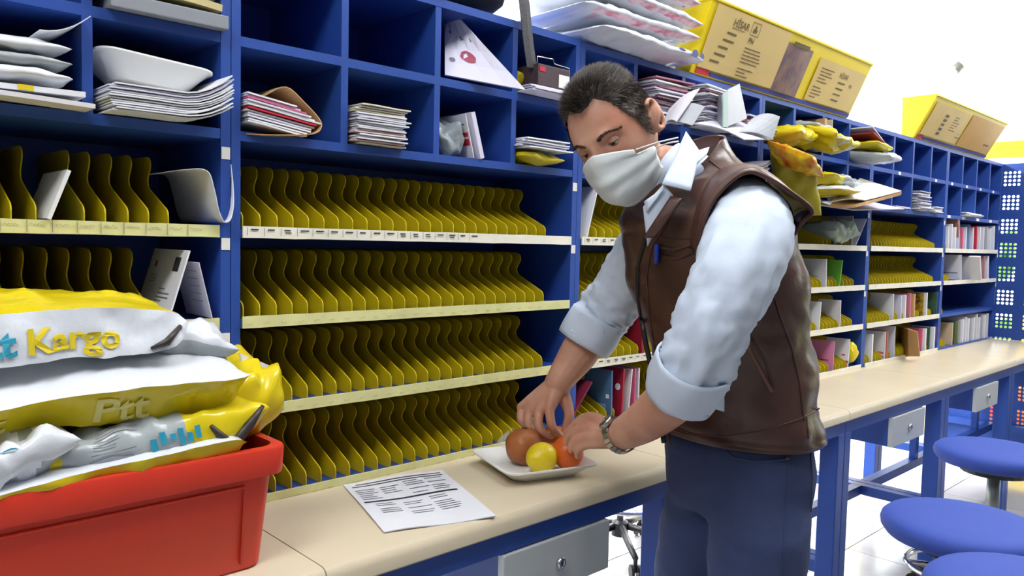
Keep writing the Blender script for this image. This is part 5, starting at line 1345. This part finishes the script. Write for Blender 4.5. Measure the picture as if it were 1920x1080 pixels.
# ---- denim seams
tt = BVHTree.FromPolygons([v.co.copy() for v in me2.vertices], [tuple(p.vertices) for p in me2.polygons])
DST = mat('denim_stitch', '38446a', .8)
seam('front_pocket_edge', [(1362, 846), (1376, 858), (1420, 866), (1478, 860)], .002, DST, tt, parent=TRO)
seam('side_seam', [(1482, 838), (1476, 920), (1470, 1000), (1468, 1078)], .0011, DST, tt, parent=TRO)
seam('back_pocket_edge', [(1520, 850), (1524, 900), (1520, 960)], .0018, DST, tt, parent=TRO)
rv = cast(1476, 859, tt); MB().ball(rv, .0035, n=10, m=6).build('rivet', mat('copper_rivet', '8a7460', .4, metal=.8), TRO, True)
# shoes
for _, low in LEGS:
    c = Vector((low.x, low.y, 0)); R = []
    for k in range(12):
        s_ = k/11; y = lerp(-.09, .19, s_); w_ = (.036+.012*math.sin(PI*min(1, s_*1.1)))*(1-.5*sstep(.82, 1, s_)); h_ = lerp(.085, .045, sstep(.3, .9, s_))*(1-.4*sstep(.9, 1, s_))
        R.append([c+ax_f*y+ax_l*(w_*math.cos(t))+Vector((0, 0, max(.002, h_/2+h_/2*math.sin(t)))) for t in [2*PI*j/20 for j in range(20)]])
    MB().rings(R).build('shoe', mat('black_shoe_leather', '201c1a', .35), PERSON, True)
# ---- wrist watch and pen
wa = P(1152, 822, 1.578); wd = (LM_[1]-LW).normalized(); wc = LW.lerp(P(1212, 788, 1.50), .10)
fx = (P(1212, 788, 1.50)-LW).normalized(); sx = fx.cross(UP).normalized(); sy = fx.cross(sx)
WT = bpy.data.objects.new('wrist_watch', None); COL.objects.link(WT); WT.location = wc; tag(WT, 'steel wrist watch with dark dial on the man\'s left wrist', 'watch')
SILV = mat('brushed_steel', 'b0aca4', .3, metal=.9)
face = (BK*.55+UP*.75-RIGHT*.15); face = (face-fx*face.dot(fx)).normalized(); side = fx.cross(face)
nl = 22
for k in range(nl):
    a = 2*PI*k/nl; c = (face*math.cos(a)+side*math.sin(a))*.0355; t = (-face*math.sin(a)+side*math.cos(a))
    if math.cos(a) > .9: continue
    MB().bar(c-fx*.009, c+fx*.009, .0085, .003, up=c.normalized()).build('bracelet_link', SILV, WT, bevel=.0006)
def disc(r_, h0, h1, n=24): 
    return [[face*h+(fx*math.cos(2*PI*j/n)+side*math.sin(2*PI*j/n))*rr_ for j in range(n)] for rr_, h in ((r_*.95, h0), (r_, h0+.001), (r_, h1-.001), (r_*.9, h1))]
MB().rings(disc(.0185, .034, .044)).build('case', SILV, WT, True)
MB().rings(disc(.0155, .0435, .0448)).build('dial', mat('dark_dial', '1c2420', .2), WT)
hb2 = MB(); 
for a, L in ((.6, .008), (2.4, .011)):
    dvec = fx*math.cos(a)+side*math.sin(a); hb2.bar(face*.0455, face*.0455+dvec*L, .0012, .0005, up=face)
hb2.build('hands', mat('pale_hands', 'd8d8d0', .4), WT)
MB().bar(fx*.0005+side*.0185+face*.039, side*.022+face*.039, .003, .003, up=fx).build('crown', SILV, WT)
pt, pbm = cast(1232, 458, off=.008), cast(1231, 494, off=.006)
PN = bpy.data.objects.new('pen', None); COL.objects.link(PN); PN.location = pt; tag(PN, 'blue pen clipped in the vest\'s chest pocket', 'pen')
BPL = mat('blue_pen_plastic', '2048c8', .3)
v_ = pbm-pt
MB().tube([Vector((0, 0, 0)), v_*.2, v_], .0048, 10).build('cap', BPL, PN, True)
MB().tube([v_*.05+BK*.006, v_*.5+BK*.007, v_*.85+BK*.006], .0016, 6).build('clip', BPL, PN, True)
